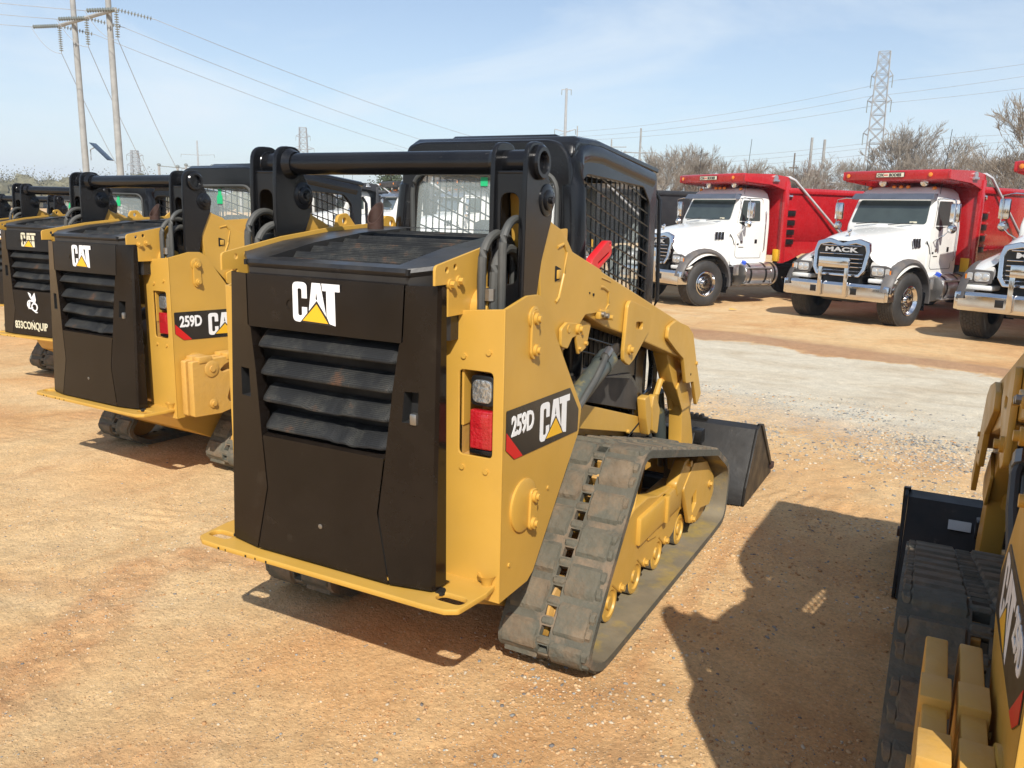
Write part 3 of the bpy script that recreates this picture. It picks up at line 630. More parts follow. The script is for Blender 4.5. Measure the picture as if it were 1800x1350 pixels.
        # front leg down to the coupler
        leg = rnd([(2.10, 1.10), (2.26, .90), (2.47, .72), (2.50, .52), (2.52, .30), (2.75, .30), (2.76, .45), (2.66, .65), (2.67, .74), (2.50, 1.05), (2.35, 1.20)], .03, 4)
        m.plate(leg, YEL, 'x', .525, .080, bev=.006)
        m.plate(rnd([(2.30, .86), (2.44, .93), (2.66, .76), (2.60, .70), (2.44, .70), (2.35, .80)], .02, 3), YEL, 'x', .572, .012, bev=.003)
        m.tube([(.50, 2.16, .70), (.50, 2.17, .84), (.50, 2.23, .905), (.50, 2.31, .90), (.50, 2.40, .82), (.50, 2.46, .70)], .018, YEL, 8)
        # inner lug at the rear of the arm
        m.plate(rnd([(.62, 1.66), (.66, 1.79), (.72, 1.80), (.78, 1.74), (.93, 1.735), (1.00, 1.79), (1.06, 1.785), (1.10, 1.70), (1.14, 1.60), (.7, 1.50)], .03, 4), YEL, 'x', .484, .016, holes=[circ(.70, 1.765, .014, 10), circ(1.04, 1.752, .014, 10)], bev=.002) if sg < 0 else None
        # clamp block with fittings and control link
        m.box((.605, .88+.1, 1.395), (.628, 1.09, 1.425), YEL, .004, T(0, 0, 0))
        for y in (1.0, 1.045, 1.10): m.cyl((.60, y, 1.415-.25*(y-1)), (.64, y, 1.415-.25*(y-1)), .011, STEEL if y != 1.10 else YEL, 8)
        m.plate(rnd([(.84, 1.36), (.90, 1.40), (1.00, 1.37), (.96, 1.275), (.88, 1.255)], .012, 3), YEL, 'x', .575, .012, bev=.003)
        for y, z in ((.885, 1.28), (.90, 1.345), (.945, 1.295)): m.cyl((.575, y, z), (.592, y, z), .009, YEL, 6)
        m.plate(rnd([(.60, 1.40), (.65, 1.418), (.745, 1.405), (.775, 1.380), (.745, 1.355), (.70, 1.352), (.66, 1.315), (.60, 1.33)], .018, 4), YEL, 'x', .624, .014, bev=.003)
        m.lathe([(.021, 0), (.021, .012), (.012, .013), (.012, .024), (0, .024)], (.631, .748, 1.381), (1, 0, 0), YEL, 14); m.lathe([(.016, 0), (.016, .003), (.009, .003), (0, .001)], (.631, .665, 1.392), (1, 0, 0), YEL, 14)
        if sg < 0:
            for v in m.bm.verts: v.co.x *= -1
        B(m, 'lift_arm')
        m = MB()
        x = sg*.562
        m.cyl((x, .55, .93), (x, 1.22, 1.175), .044, CYL, 20); m.cyl((x, 1.18, 1.160), (x, 1.25, 1.186), .050, CYL, 20); m.cyl((x, 1.25, 1.186), (x, 1.36, 1.215), .028, STEEL, 14)
        m.tube([(x+sg*.045, .80, 1.02), (x+sg*.05, 1.0, 1.14), (x+sg*.045, 1.10, 1.20), (x+sg*.03, 1.16, 1.225)], .014, HOSE, 8)
        m.cyl((x+sg*.035, 1.13, 1.215), (x+sg*.03, 1.19, 1.235), .020, STEEL, 8)
        B(m, 'lift_cylinder')
        m = MB(); x = sg*.42
        m.cyl((x, 2.44, .80), (x, 2.56, .46), .038, CYL, 18); m.cyl((x, 2.56, .46), (x, 2.60, .30), .022, STEEL, 12)
        m.tube([(x-sg*.05, 2.35, .80), (x-sg*.055, 2.42, .62), (x-sg*.04, 2.50, .48)], .012, HOSE, 8); B(m, 'tilt_cylinder')
    m = MB()
    m.plate(rnd([(1.02, 1.615), (1.04, 1.640), (1.195, 1.708), (1.240, 1.708), (1.250, 1.655), (1.235, 1.640), (1.06, 1.57)], .012, 3), REDP, 'x', .545, .03, holes=[circ(1.225, 1.693, .007, 10), rnd([(1.10, 1.62), (1.22, 1.662), (1.22, 1.652), (1.10, 1.608)], 0)], bev=.003)
    B(m, 'arm_lock_bar')
    # -- cab
    cb = empty_child('cab', R)
    m = MB()
    side = rnd([(1.08, 1.02), (1.07, 1.75), (1.10, 2.125), (1.30, 2.125), (2.17, 2.035), (2.125, 1.30), (2.0, .98)], [0, .05, .07, .05, .03, .03, 0], 8)
    win = rnd([(1.13, 1.14), (1.13, 1.86), (1.19, 1.985), (1.95, 1.955), (2.03, 1.88), (2.00, 1.10)], [.05, .10, .12, .07, .05, .05], 8)
    for sg in (1, -1): m.plate(side, BLK, 'x', sg*.450, .030, holes=[win], bev=.008)
    # rear frame
    rear = rnd([(-.46, 1.10), (.46, 1.10), (.46, 2.125), (-.46, 2.125)], [0, 0, .13, .13], 8)
    rw = rnd([(-.372, 1.60), (.372, 1.60), (.372, 1.990), (-.372, 1.990)], .10, 6)
    m.plate(rear, BLK, 'y', 1.085, .040, holes=[rw], bev=.012)
    # rounded corner posts
    for sg in (1, -1):
        m.tube([(sg*.435, 1.12, 1.10), (sg*.435, 1.11, 1.75), (sg*.435, 1.12, 1.93), (sg*.428, 1.13, 2.02), (sg*.418, 1.17, 2.065), (sg*.418, 1.26, 2.078), (sg*.418, 1.4, 2.078), (sg*.42, 2.10, 2.002)], .060, BLK, 18)
    # roof
    rp_ = rnd([(1.07, 2.04), (1.10, 2.112), (1.16, 2.145), (1.40, 2.148), (2.20, 2.072), (2.225, 2.045), (2.20, 2.03), (1.3, 2.10)], [.02, .04, .05, .1, .02, .01, .01, .05], 5)
    m.plate(rp_, BLK, 'x', 0, .93, bev=.03)
    m.plate(rnd([(1.22, 2.140), (1.26, 2.163), (2.05, 2.094), (2.08, 2.078)], .01, 3), BLK, 'x', 0, .60, bev=.012)
    m.box((-.42, 2.10, 1.98), (.42, 2.14, 2.04), BLK, .01)
    for sg in (1, -1): m.box((sg*.415-.02, 2.09, 1.0), (sg*.415+.02, 2.145, 2.03), BLK, .008)
    m.box((-.42, 1.10, .98), (.42, 2.1, 1.02), BLK, .005)
    for sg in (1, -1): m.plate(rnd([(1.90, .60), (1.90, 1.08), (2.10, 1.32), (2.20, 1.30), (2.27, 1.0), (2.25, .60)], .03, 3), BLK, 'x', sg*.455, .03, holes=[rnd([(2.02, .86), (2.02, 1.05), (2.12, 1.16), (2.19, 1.0), (2.18, .86)], .03, 3)], bev=.004)
    m.box((-.44, 2.12, .50), (.44, 2.16, 1.12), BLK, .01)
    m.tube([(.44, 2.19, 1.95), (.46, 2.21, 1.90), (.46, 2.21, 1.36), (.44, 2.19, 1.30)], .012, BLK, 8)
    for v in m.bm.verts:
        if v.co.z > 1.70: v.co.x *= 1-.20*(v.co.z-1.70)
    m.build('cab_frame', cb)
    for sg in (1, -1):
        m = MB(); x = sg*.445
        rodr = .0045
        for k in range(15):
            y = 1.14+.058*k; z1 = 1.99 if y > 1.2 else 1.93
            m.tube([(x, y, 1.13), (x, y, z1-.03*(y-1.2))], rodr, BLK, 5)
        for k in range(16):
            z0 = 2.18-.068*k
            a = (1.12, z0+.005); b_ = (2.02, z0-.24*.9)
            if a[1] > 1.99: t = (a[1]-1.985)/(.24); a = (1.12+t, 1.985)
            if b_[1] < 1.12:
                t = (a[1]-1.12)/.24
                if t <= 0.05: continue
                b_ = (min(2.02, a[0]+t), max(1.12, b_[1]))
            m.tube([(x+sg*.008, *a), (x+sg*.008, *b_)], rodr, BLK, 5)
        for v in m.bm.verts:
            if v.co.z > 1.70: v.co.x *= 1-.20*(v.co.z-1.70)
        m.build('window_mesh', cb)
    m = MB(); m.plate(rect(-.375, 1.59, .375, 1.995, .10, 6), GLASS, 'y', 1.092, .005, bev=0); m.build('rear_window', cb)
    m = MB(); m.tube([(x_, 1.066, z_) for x_, z_ in rect(-.372, 1.60, .372, 1.990, .10, 6)], .011, HOSE, 8, closed=True); m.build('window_seal', cb)
    m = MB(); m.plate(rect(-.40, 1.05, .40, 1.98, .04), GLASS, 'y', 2.12, .005, bev=0); m.build('front_door_glass', cb)
    m = MB(); m.box((-.25, 1.30, 1.02), (.25, 1.75, 1.14), SEAT, .04); m.box((-.24, 1.20, 1.10), (.24, 1.30, 1.62), SEAT, .04, seg=3); m.box((-.13, 1.20, 1.58), (.13, 1.27, 1.78), SEAT, .035)
    m.build('seat', cb)
    for sg in (1, -1):
        m = MB(); m.box((sg*.36-.06, 1.18, 1.02), (sg*.36+.06, 1.95, 1.30), SEAT, .03); m.tube([(sg*.34, 1.75, 1.28), (sg*.33, 1.78, 1.42)], .02, SEAT, 8); m.build('control_console', cb)
    m = MB(); m.box((-.38, 1.12, 1.02), (.38, 1.2, 1.34), SEAT, .02); m.build('rear_bulkhead', cb)
    m = MB(); m.cyl((0, 1.077, 1.9), (0, 1.079, 1.9), .001, GRN, 4) if False else None
    m.plate(rect(-.018, 1.930, .018, 1.968, .004), GRN, 'y', 1.087, .002, bev=0); m.build('sticker', cb, smooth=0)
    # -- exhaust
    m = MB(); ng = 24
    def ringx(r_, z0, sl): return [(-.385+r_*cos(2*pi*k/ng), .80+r_*sin(2*pi*k/ng), z0+sl*sin(2*pi*k/ng)) for k in range(ng)]
    m.loft([ringx(.036, 1.62, 0), ringx(.036, 1.802, .048), ringx(.031, 1.802, .044), ringx(.031, 1.70, .0)], RUST, closed=True, caps=True)
    B(m, 'exhaust_pipe')
    # -- tracks
    make_track(R, 1); make_track(R, -1)
    # -- bucket
    bk = empty_child('bucket', R)
    m = MB(); bw = .868
    back = [(2.93, .012), (2.962, .12), (3.20, .455), (3.30, .465), (3.305, .450), (3.215, .440), (2.985, .115), (2.96, .03), (3.74, .022), (3.80, .012)]
    m.plate(back, BUCK, 'x', 0, bw*2-.02, bev=.002)
    sidep = rnd([(2.93, .008), (2.96, .125), (3.19, .462), (3.30, .478), (3.60, .20), (3.765, .055), (3.775, .01)], [.01, .02, .02, .03, .02, .01, .0], 4)
    for sg in (1, -1): m.plate(sidep, BUCK, 'x', sg*bw, .016, bev=.003)
    for sg in (1, -1): m.plate(rnd([(3.25, .485), (3.33, .47), (3.78, .06), (3.74, .05)], .01, 3), BUCK, 'x', sg*bw, .034, bev=.004)
    for sg in (1, -1): m.box((sg*(bw+.016)-.014, 3.70, .055), (sg*(bw+.016)+.014, 3.76, .10), RUST, .005)
    m.build('bucket_shell', bk)
    m = MB(); n_ = 27
    pts = [(-.52, .455), (-.52, .478)]
    for k in range(n_):
        x0 = -.5+1.0*k/n_; pts += [(x0, .478), (x0+.006, .496), (x0+.024, .496), (x0+.030, .478)]
    pts += [(.52, .478), (.52, .455)]
    m.plate(pts, BUCK, 'y', 3.26, .05, bev=.001); m.build('step_edge', bk)
    m = MB(); m.box((-.56, 2.84, .06), (.56, 2.94, .13), BUCK, .008); m.box((-.56, 2.98, .36), (.56, 3.07, .45), BUCK, .008, None)
    for x in (-.50, -.17, .17, .50): m.plate(rnd([(2.82, .05), (2.97, .05), (3.09, .45), (2.99, .45), (2.90, .30)], .01, 3), BUCK, 'x', x, .03, bev=.003)
    m.plate(rnd([(-.48, .14), (.48, .14), (.48, .35), (-.48, .35)], .01), STEEL, 'y', 0, .008, M=T(0, 2.985, -.02) @ RX(radians(-34)) @ T(0, -.13, 0.02), bev=.001)
    m.box((-.50, 2.68, .22), (.50, 2.76, .42), YELD, .01)
    m.build('coupler', bk)
    return R
def empty_child(name, parent):
    o = bpy.data.objects.new(name, None); COL.objects.link(o); o.parent = parent; return o

YELW = mat('dusty_yellow_casting', (.56, .31, .055), .55, var=.08, bump=.3, bscale=30, dust=.5, dustcol=(.52, .38, .22))
def counterweight(parent, sg):
    root = empty_child('counterweight', parent)
    hole = [(.44, .81), (.40, .78), (.43, .765), (.50, .775), (.50, .70), (.47, .63), (.455, .585), (.48, .55), (.53, .55), (.56, .59), (.545, .66), (.60, .71), (.64, .78), (.64, .81), (.60, .83), (.50, .835)]
    outl = rnd([(.19, .50), (.19, .86), (.76, .875), (.78, .86), (.78, .76), (.64, .55), (.62, .53), (.40, .49)], .012, 3)
    for k, x in enumerate((.672, .742)):
        m = MB()
        if k == 1:
            m.plate(outl, YELW, 'x', x, .046, holes=[rnd(hole, .012, 3)], bev=.004)
            m.lathe([(.055, 0), (.055, .003), (.048, .006), (.02, .006), (.02, .014), (0, .014)], (x+.026, .335, .80), (1, 0, 0), YELW, 22)
            m.lathe([(.03, 0), (.03, .006), (.016, .01), (.016, .02), (0, .02)], (x+.026, .335, .57), (1, 0, 0), YELW, 16)
        else: m.plate(outl, YELW, 'x', x, .046, bev=.004)
        # cast ledges on the rim, where the blocks step in and out
        for y0, y1 in ((.24, .34), (.46, .56)): m.box((x-.029, y0, .60 if k == 0 else .845), (x+.029, y1, .885), YELW, .003)
        if sg < 0:
            for v in m.bm.verts: v.co.x *= -1
        m.build('weight_block', root)
    return root

random.seed(3)
G = 'compact track loaders parked side by side'
main = make_loader('track_loader', label='large near yellow track loader with battered louvres in its black rear door', category='track loader', group=G)
def clone(loc, rot, label, skip=()):
    c = copy_tree(main, None, skip); c.location = loc; c.rotation_euler = rot; c['label'] = label; return c
lm1 = clone((-3.076, 1.245, -.030), (-.008, -.006, -.060), 'yellow track loader with side counterweight block, directly left of the large near one')
counterweight(lm1, 1); counterweight(lm1, -1)
lm2 = clone((-6.21, 2.82, -.077), (-.0135, .0075, .096), 'dusty yellow track loader with cream phone lettering on its black lower door', skip=('emblem',))
lm3 = clone((-9.65, 4.60, -.17), (-.015, 0, .12), 'track loader cut off by the left frame edge, farthest of the row')
rm = clone((2.722, -.90, 0.0), (0, 0, .014), 'shaded track loader cut off at right, its left track and low black bucket showing')
counterweight(rm, -1); counterweight(rm, 1)
# distinct writing and stickers
d2 = [c for c in lm2.children if c.name.startswith('rear_door')][0]
m = MB()
m.text('833CONQUIP', CREAM, T(-.255, -.046, .615) @ Matrix(((1, 0, 0, 0), (0, 0, -1, 0), (0, 1, 0, 0), (0, 0, 0, 1))), size=.105, sx=.72, off=.0022, t=.004)
m.build('phone_lettering', d2)
m = MB(); A = T(0, -.040, .885) @ Matrix(((1, 0, 0, 0), (0, 0, -1, 0), (0, 1, 0, 0), (0, 0, 0, 1)))
m.text('C', WHT, A @ T(-.075, -.065, 0), size=.13, off=.001, t=.003); m.text('Q', WHT, A @ T(-.015, -.085, 0), size=.12, off=.001, t=.004)
m.plate([(-.02, .05), (-.045, .10), (-.01, .085), (.0, .045), (.045, .10), (.06, .03), (.04, -.02), (.01, .02)], WHT, t=.005, bev=0, M=A)
m.plate([(-.05, -.02), (-.02, .02), (-.025, -.03), (-.05, -.07)], WHT, t=.005, bev=0, M=A)
m.build('bird_emblem', d2)
m = MB(); emblem(m, T(-.124, -.010, 1.430) @ Matrix(((.176, 0, 0, 0), (0, 0, -.15, 0), (0, .139, 0, 0), (0, 0, 0, 1))), worn=True)
for z, h in ((1.492, .008), (1.545, .004)): m.box((-.13, -.013, z), (.09, -.0085, z+h), DOORB, 0)
m.build('worn_emblem', d2)
for lm in (lm1, lm2, lm3):
    cbx = [c for c in lm.children if c.name.startswith('cab')][0]
    m = MB(); m.plate([(-.03, 1.86), (.03, 1.86), (.03, 1.915), (0, 1.945), (-.03, 1.915)], GRN, 'y', 1.085, .003, bev=0); m.build('inspection_sticker', cbx)
bks = [c for c in rm.children if c.name.startswith('bucket')][0]
m = MB(); m.plate(rect(-.05, -.025, .05, .025, .003), STEEL, 'z', 0, .003, M=T(-.62, 3.118, .372) @ RX(radians(55)), bev=.0005); m.build('data_plate', bks)

# ------------------------------------------------------------------ ground, road
def vnoise(x, y, seed=0):
    x = np.asarray(x, float); y = np.asarray(y, float)
    xi = np.floor(x).astype(np.int64); yi = np.floor(y).astype(np.int64); fx = x-xi; fy = y-yi
    def hsh(a, b):
        h = (a*374761393+b*668265263+seed*144665) & 0xffffffff; h = ((h ^ (h >> 13))*1274126177) & 0xffffffff
        return ((h ^ (h >> 16)) & 0xffff)/65535.
    fx = fx*fx*(3-2*fx); fy = fy*fy*(3-2*fy)
    return (hsh(xi, yi)*(1-fx)+hsh(xi+1, yi)*fx)*(1-fy)+(hsh(xi, yi+1)*(1-fx)+hsh(xi+1, yi+1)*fx)*fy
def fbm(x, y, o=4, seed=0):
    s = 0; a = .5
    for k in range(o): s = s+a*(vnoise(x*2**k, y*2**k, seed+k)-.5)*2; a *= .5
    return s
def hg(x, y):
    a = -.016*np.clip(-x-1.5, 0, 14); b = -.024*np.clip(y-3.4, 0, 14)
    return np.maximum(a+b, -.36)
def road_s(x, y):
    """signed position across the pale gravel road: 0..1 inside"""
    near = 5.45-.30*(x+.1)+.0*x; far = 11.35-.30*(x+1.8)
    return (y-near)/(far-near)
def rut(x, y, x0, y0, ang, w=.22, n=1):
    c, s_ = math.cos(ang), math.sin(ang); u = (x-x0)*c+(y-y0)*s_+.12*np.sin(.9*(-(x-x0)*s_+(y-y0)*c)); return np.exp(-(u/w)**2)
CH = ((-.95, -.95, -1.30, -.10, .20, 1.), (-1.30, -.10, -1.58, .36, .17, 1.), (-1.58, .36, -1.25, .72, .13, .7), (-1.5, .62, -1.05, .80, .12, .9), (-2.3, -.2, -1.5, .2, .16, .45), (-.55, -.75, -.15, -.45, .16, .5), (.95, 2.6, 1.5, 2.2, .2, .5), (.93, .62, .96, 2.4, .05, .6), (.55, .42, .90, .52, .05, .6))
def churn(x, y):
    o = 0*x
    for x0, y0, x1, y1, w, a_ in CH:
        t_ = np.clip(((x-x0)*(x1-x0)+(y-y0)*(y1-y0))/((x1-x0)**2+(y1-y0)**2), 0, 1); dd = np.hypot(x-x0-t_*(x1-x0), y-y0-t_*(y1-y0)); o = np.maximum(o, np.exp(-(dd/w)**2)*a_)
    return o
def height(x, y, near=True):
    h = hg(x, y)+.012*fbm(x*.7, y*.7, 4, 3)
    h = h+.016*fbm(x*4, y*4, 4, 9)*np.clip(1.2-np.hypot(x-1, y)/25, 0, 1)
    h = h+.008*fbm(x*13, y*13, 3, 19)*np.clip(1.2-np.hypot(x-1, y)/9, 0, 1)
    # tyre and track ruts
    for x0, y0, a, w in ((-1.2, -1.0, .35, .16), (-2.2, -.6, .42, .12), (-.7, -.2, -1.1, .20), (-3.4, -1.0, .2, .2), (1.0, 3.6, 1.1, .2), (1.6, 3.8, 1.15, .16)):
        h = h-.011*rut(x, y, x0, y0, a, w)*(.5+.8*vnoise(x*5, y*5, 7))
    mk = churn(x, y); h = h+mk*(.036*np.abs(fbm(x*9, y*9, 4, 51))+.014*fbm(x*26, y*26, 2, 53)-.008)
    for x0, y0, ang, w in ((-2.9, -.9, .25, .16), (-1.75, -.4, .30, .16), (.95, 3.4, 1.35, .16), (-4.5, .9, .15, .16)):
        c_, s2 = math.cos(ang), math.sin(ang); u = (x-x0)*c_+(y-y0)*s2; v_ = -(x-x0)*s2+(y-y0)*c_
        h = h+np.exp(-(u/w)**6)*(np.abs(v_) < 3)*.0065*np.sin(v_*2*np.pi/.098)*np.clip(vnoise(x*2.2, y*2.2, 61)*2-.55, 0, 1)-.006*np.exp(-(u/w)**6)*(np.abs(v_) < 3)
    # low berm on the far side of the road
    s = road_s(x, y); h = h+.05*np.exp(-((s-1.12)/.07)**2)*(.6+.6*vnoise(x*.6, y*.6, 5))
    # flatten under the parked machines
    for (cx_, cy_) in ((0, 1.3), (-3.1, 2.5), (-6.2, 4.2), (-9.6, 6.), (2.75, .6)):
        m_ = np.exp(-(((x-cx_)/.95)**4+((y-cy_)/1.4)**4)); h = h*(1-m_)+(hg(cx_+0*x, cy_-1.2+0*x)-.002)*m_
    return h
def axis(lo, hi, c, d0, g):
    a = [c]; d = d0
    while a[-1] < hi: a.append(a[-1]+d); d = d0 if abs(a[-1]-c) < 4.5 else d*g
    b = [c]; d = d0
    while b[-1] > lo: b.append(b[-1]-d); d = d0 if abs(b[-1]-c) < 4.5 else d*g
    return np.array(b[:0:-1]+a)
gx = axis(-900, 700, -.5, .024, 1.05); gy = axis(-60, 1400, 1.5, .024, 1.045)
XX, YY = np.meshgrid(gx, gy); ZZ = height(XX, YY)
far = np.hypot(XX, YY) > 60; ZZ = np.where(far, -.36, ZZ)
nxg, nyg = len(gx), len(gy)
fxc = (XX[:-1, :-1]+XX[1:, 1:])/2; fyc = (YY[:-1, :-1]+YY[1:, 1:])/2
sr = road_s(fxc, fyc)+.10*fbm(fxc*.8, fyc*.8, 4, 31)
isroad = (sr > -.02) & (sr < 1.0) & (fxc > -60) & (fxc < 40)
idx = np.arange(nxg*nyg).reshape(nyg, nxg)
quads = np.stack([idx[:-1, :-1], idx[:-1, 1:], idx[1:, 1:], idx[1:, :-1]], -1).reshape(-1, 4)
P3 = np.stack([XX, YY, ZZ], -1).reshape(-1, 3)
def ground_material():
    m = bpy.data.materials.new('dirt_and_gravel'); m.use_nodes = True; t = m.node_tree; b = t.nodes['Principled BSDF']; l = t.links.new
    def n(ty, **k):
        x = t.nodes.new(ty)
        for a, c in k.items(): setattr(x, a, c)
        return x
    g = n('ShaderNodeNewGeometry'); P = g.outputs['Position']
    def noise(sc, det=6, rough=.6, dist=0, scale=None):
        x = n('ShaderNodeTexNoise'); x.inputs['Scale'].default_value = sc; x.inputs['Detail'].default_value = det; x.inputs['Roughness'].default_value = rough; x.inputs['Distortion'].default_value = dist
        if scale: mpp = n('ShaderNodeMapping'); mpp.inputs['Scale'].default_value = scale; l(P, mpp.inputs[0]); l(mpp.outputs[0], x.inputs[0])
        else: l(P, x.inputs[0])
        return x.outputs[0]
    def ramp(src, pts):
        r = n('ShaderNodeValToRGB'); e = r.color_ramp.elements
        while len(e) < len(pts): e.new(.5)
        for i, (p, c) in enumerate(pts): e[i].position = p; e[i].color = (*c, 1)
        l(src, r.inputs[0]); return r.outputs[0]
    def mrange(src, a, b_, c=0, d=1):
        r = n('ShaderNodeMapRange'); r.inputs[1].default_value = a; r.inputs[2].default_value = b_; r.inputs[3].default_value = c; r.inputs[4].default_value = d; l(src, r.inputs[0]); return r.outputs[0]
    def mix(f, a, b_, ty='MIX'):
        x = n('ShaderNodeMixRGB', blend_type=ty)
        if isinstance(f, float): x.inputs[0].default_value = f
        else: l(f, x.inputs[0])
        for i, q in ((1, a), (2, b_)):
            if isinstance(q, tuple): x.inputs[i].default_value = (*q, 1)
            else: l(q, x.inputs[i])
        return x.outputs[0]
    def math_(op, a, b_):
        x = n('ShaderNodeMath', operation=op, use_clamp=False)
        for i, q in ((0, a), (1, b_)):
            if isinstance(q, (int, float)): x.inputs[i].default_value = q
            else: l(q, x.inputs[i])
        return x.outputs[0]
    big = noise(.55, 5, .6, .8)
    dirt = ramp(big, [(.32, (.57, .315, .132)), (.44, (.645, .40, .185)), (.56, (.685, .465, .235)), (.70, (.70, .505, .28))])
    streak = mrange(noise(1.6, 7, .65, 1.2, (1, .35, 1)), .52, .70, 0, .55)
    dirt = mix(streak, dirt, (.52, .285, .13))
    fine = mrange(noise(60, 4, .7), .3, .7, .80, 1.18)
    med = mrange(noise(7, 8, .7), .3, .7, .86, 1.12)
    ca = n('ShaderNodeAttribute'); ca.attribute_name = 'churn'
    dirt = mix(math_('MULTIPLY', mrange(ca.outputs['Fac'], .08, .75), mrange(noise(5, 6, .7), .30, .60, .2, .7)), dirt, (.51, .255, .11))
    # embedded grains
    v = n('ShaderNodeTexVoronoi'); v.inputs['Scale'].default_value = 62; l(P, v.inputs[0])
    gsel = mrange(v.outputs['Distance'], .18, .30, 1, 0)
    wn = n('ShaderNodeTexWhiteNoise'); l(v.outputs['Position'], wn.inputs[0])
    grc = ramp(wn.outputs[0], [(.0, (.64, .48, .29)), (.5, (.44, .26, .13)), (.8, (.74, .62, .43)), (1., (.30, .22, .16))])
    gmask = math_('MULTIPLY', gsel, mrange(noise(1.3, 6, .7), .38, .60, .25, 1.0))
    dirt = mix(gmask, dirt, grc)
    # road: pale crushed stone
    sp = n('ShaderNodeSeparateXYZ'); l(P, sp.inputs[0])
    near = math_('ADD', math_('MULTIPLY', sp.outputs['X'], -.30), 5.42)
    s_ = math_('DIVIDE', math_('SUBTRACT', sp.outputs['Y'], near), 5.39)
    s_ = math_('ADD', s_, math_('MULTIPLY', math_('SUBTRACT', noise(.9, 7, .62), .5), .28))
    inside = math_('MULTIPLY', mrange(s_, .0, .24), mrange(s_, 1.0, .985))
    road = ramp(noise(.8, 7, .6, .5, (1, 2.2, 1)), [(.3, (.53, .44, .31)), (.5, (.62, .545, .41)), (.7, (.66, .595, .465))])
    col = mix(inside, dirt, road)
    v2 = n('ShaderNodeTexVoronoi'); v2.inputs['Scale'].default_value = 34; l(P, v2.inputs[0])
    wn2 = n('ShaderNodeTexWhiteNoise'); l(v2.outputs['Position'], wn2.inputs[0])
    stc = ramp(wn2.outputs[0], [(.0, (.25, .24, .22)), (.4, (.46, .42, .35)), (.7, (.33, .33, .31)), (1., (.55, .48, .38))])
    edge = math_('MULTIPLY', mrange(s_, -.14, .04), mrange(s_, .42, .16))
    em = math_('MULTIPLY', math_('MULTIPLY', edge, mrange(v2.outputs['Distance'], .5, .3)), mrange(noise(2.2, 6, .7), .40, .52))
    col = mix(em, col, stc)
    # reddish rim on the far side
    rim = math_('MULTIPLY', mrange(s_, .985, 1.02), mrange(s_, 1.30, 1.12))
    col = mix(math_('MULTIPLY', rim, .75), col, (.36, .20, .115))
    col = mix(1., col, n_rgb(t, l, fine), 'MULTIPLY'); col = mix(1., col, n_rgb(t, l, med), 'MULTIPLY')
    l(col, b.inputs['Base Color']); b.inputs['Roughness'].default_value = .92; b.inputs['Specular IOR Level'].default_value = .25
    b1 = n('ShaderNodeBump'); b1.inputs['Strength'].default_value = .95; b1.inputs['Distance'].default_value = .02; l(noise(22, 9, .72), b1.inputs['Height'])
    b2 = n('ShaderNodeBump'); b2.inputs['Strength'].default_value = .6; b2.inputs['Distance'].default_value = .006; l(gmask, b2.inputs['Height']); l(b1.outputs[0], b2.inputs['Normal'])
    l(b2.outputs[0], b.inputs['Normal'])
    return m
def n_rgb(t, l, v):
    c = t.nodes.new('ShaderNodeCombineColor')
    for i in range(3): l(v, c.inputs[i])
    return c.outputs[0]
GM = ground_material()
def sheet(name, sel):
    q = quads[sel.reshape(-1)]; used, inv = np.unique(q.reshape(-1), return_inverse=True)
    me = bpy.data.meshes.new(name); v = P3[used]
    me.vertices.add(len(v)); me.vertices.foreach_set('co', v.astype(np.float32).ravel())
    me.loops.add(len(q)*4); me.loops.foreach_set('vertex_index', inv.astype(np.int32).ravel())
    me.polygons.add(len(q)); me.polygons.foreach_set('loop_start', np.arange(0, len(q)*4, 4, dtype=np.int32)); me.polygons.foreach_set('loop_total', np.full(len(q), 4, dtype=np.int32))
    me.update(calc_edges=True); me.polygons.foreach_set('use_smooth', np.ones(len(q), dtype=bool)); me.materials.append(GM)
    at_ = me.attributes.new('churn', 'FLOAT', 'POINT'); at_.data.foreach_set('value', churn(v[:, 0], v[:, 1]).astype(np.float32))
    o = bpy.data.objects.new(name, me); COL.objects.link(o); o['kind'] = 'structure'; return o
sheet('ground', ~isroad); sheet('gravel_road', isroad)

def sheet_z(x, y):
    i = np.clip(np.searchsorted(gx, x)-1, 0, nxg-2); j = np.clip(np.searchsorted(gy, y)-1, 0, nyg-2)
    u = (x-gx[i])/(gx[i+1]-gx[i]); v = (y-gy[j])/(gy[j+1]-gy[j])
    return (ZZ[j, i]*(1-u)+ZZ[j, i+1]*u)*(1-v)+(ZZ[j+1, i]*(1-u)+ZZ[j+1, i+1]*u)*v
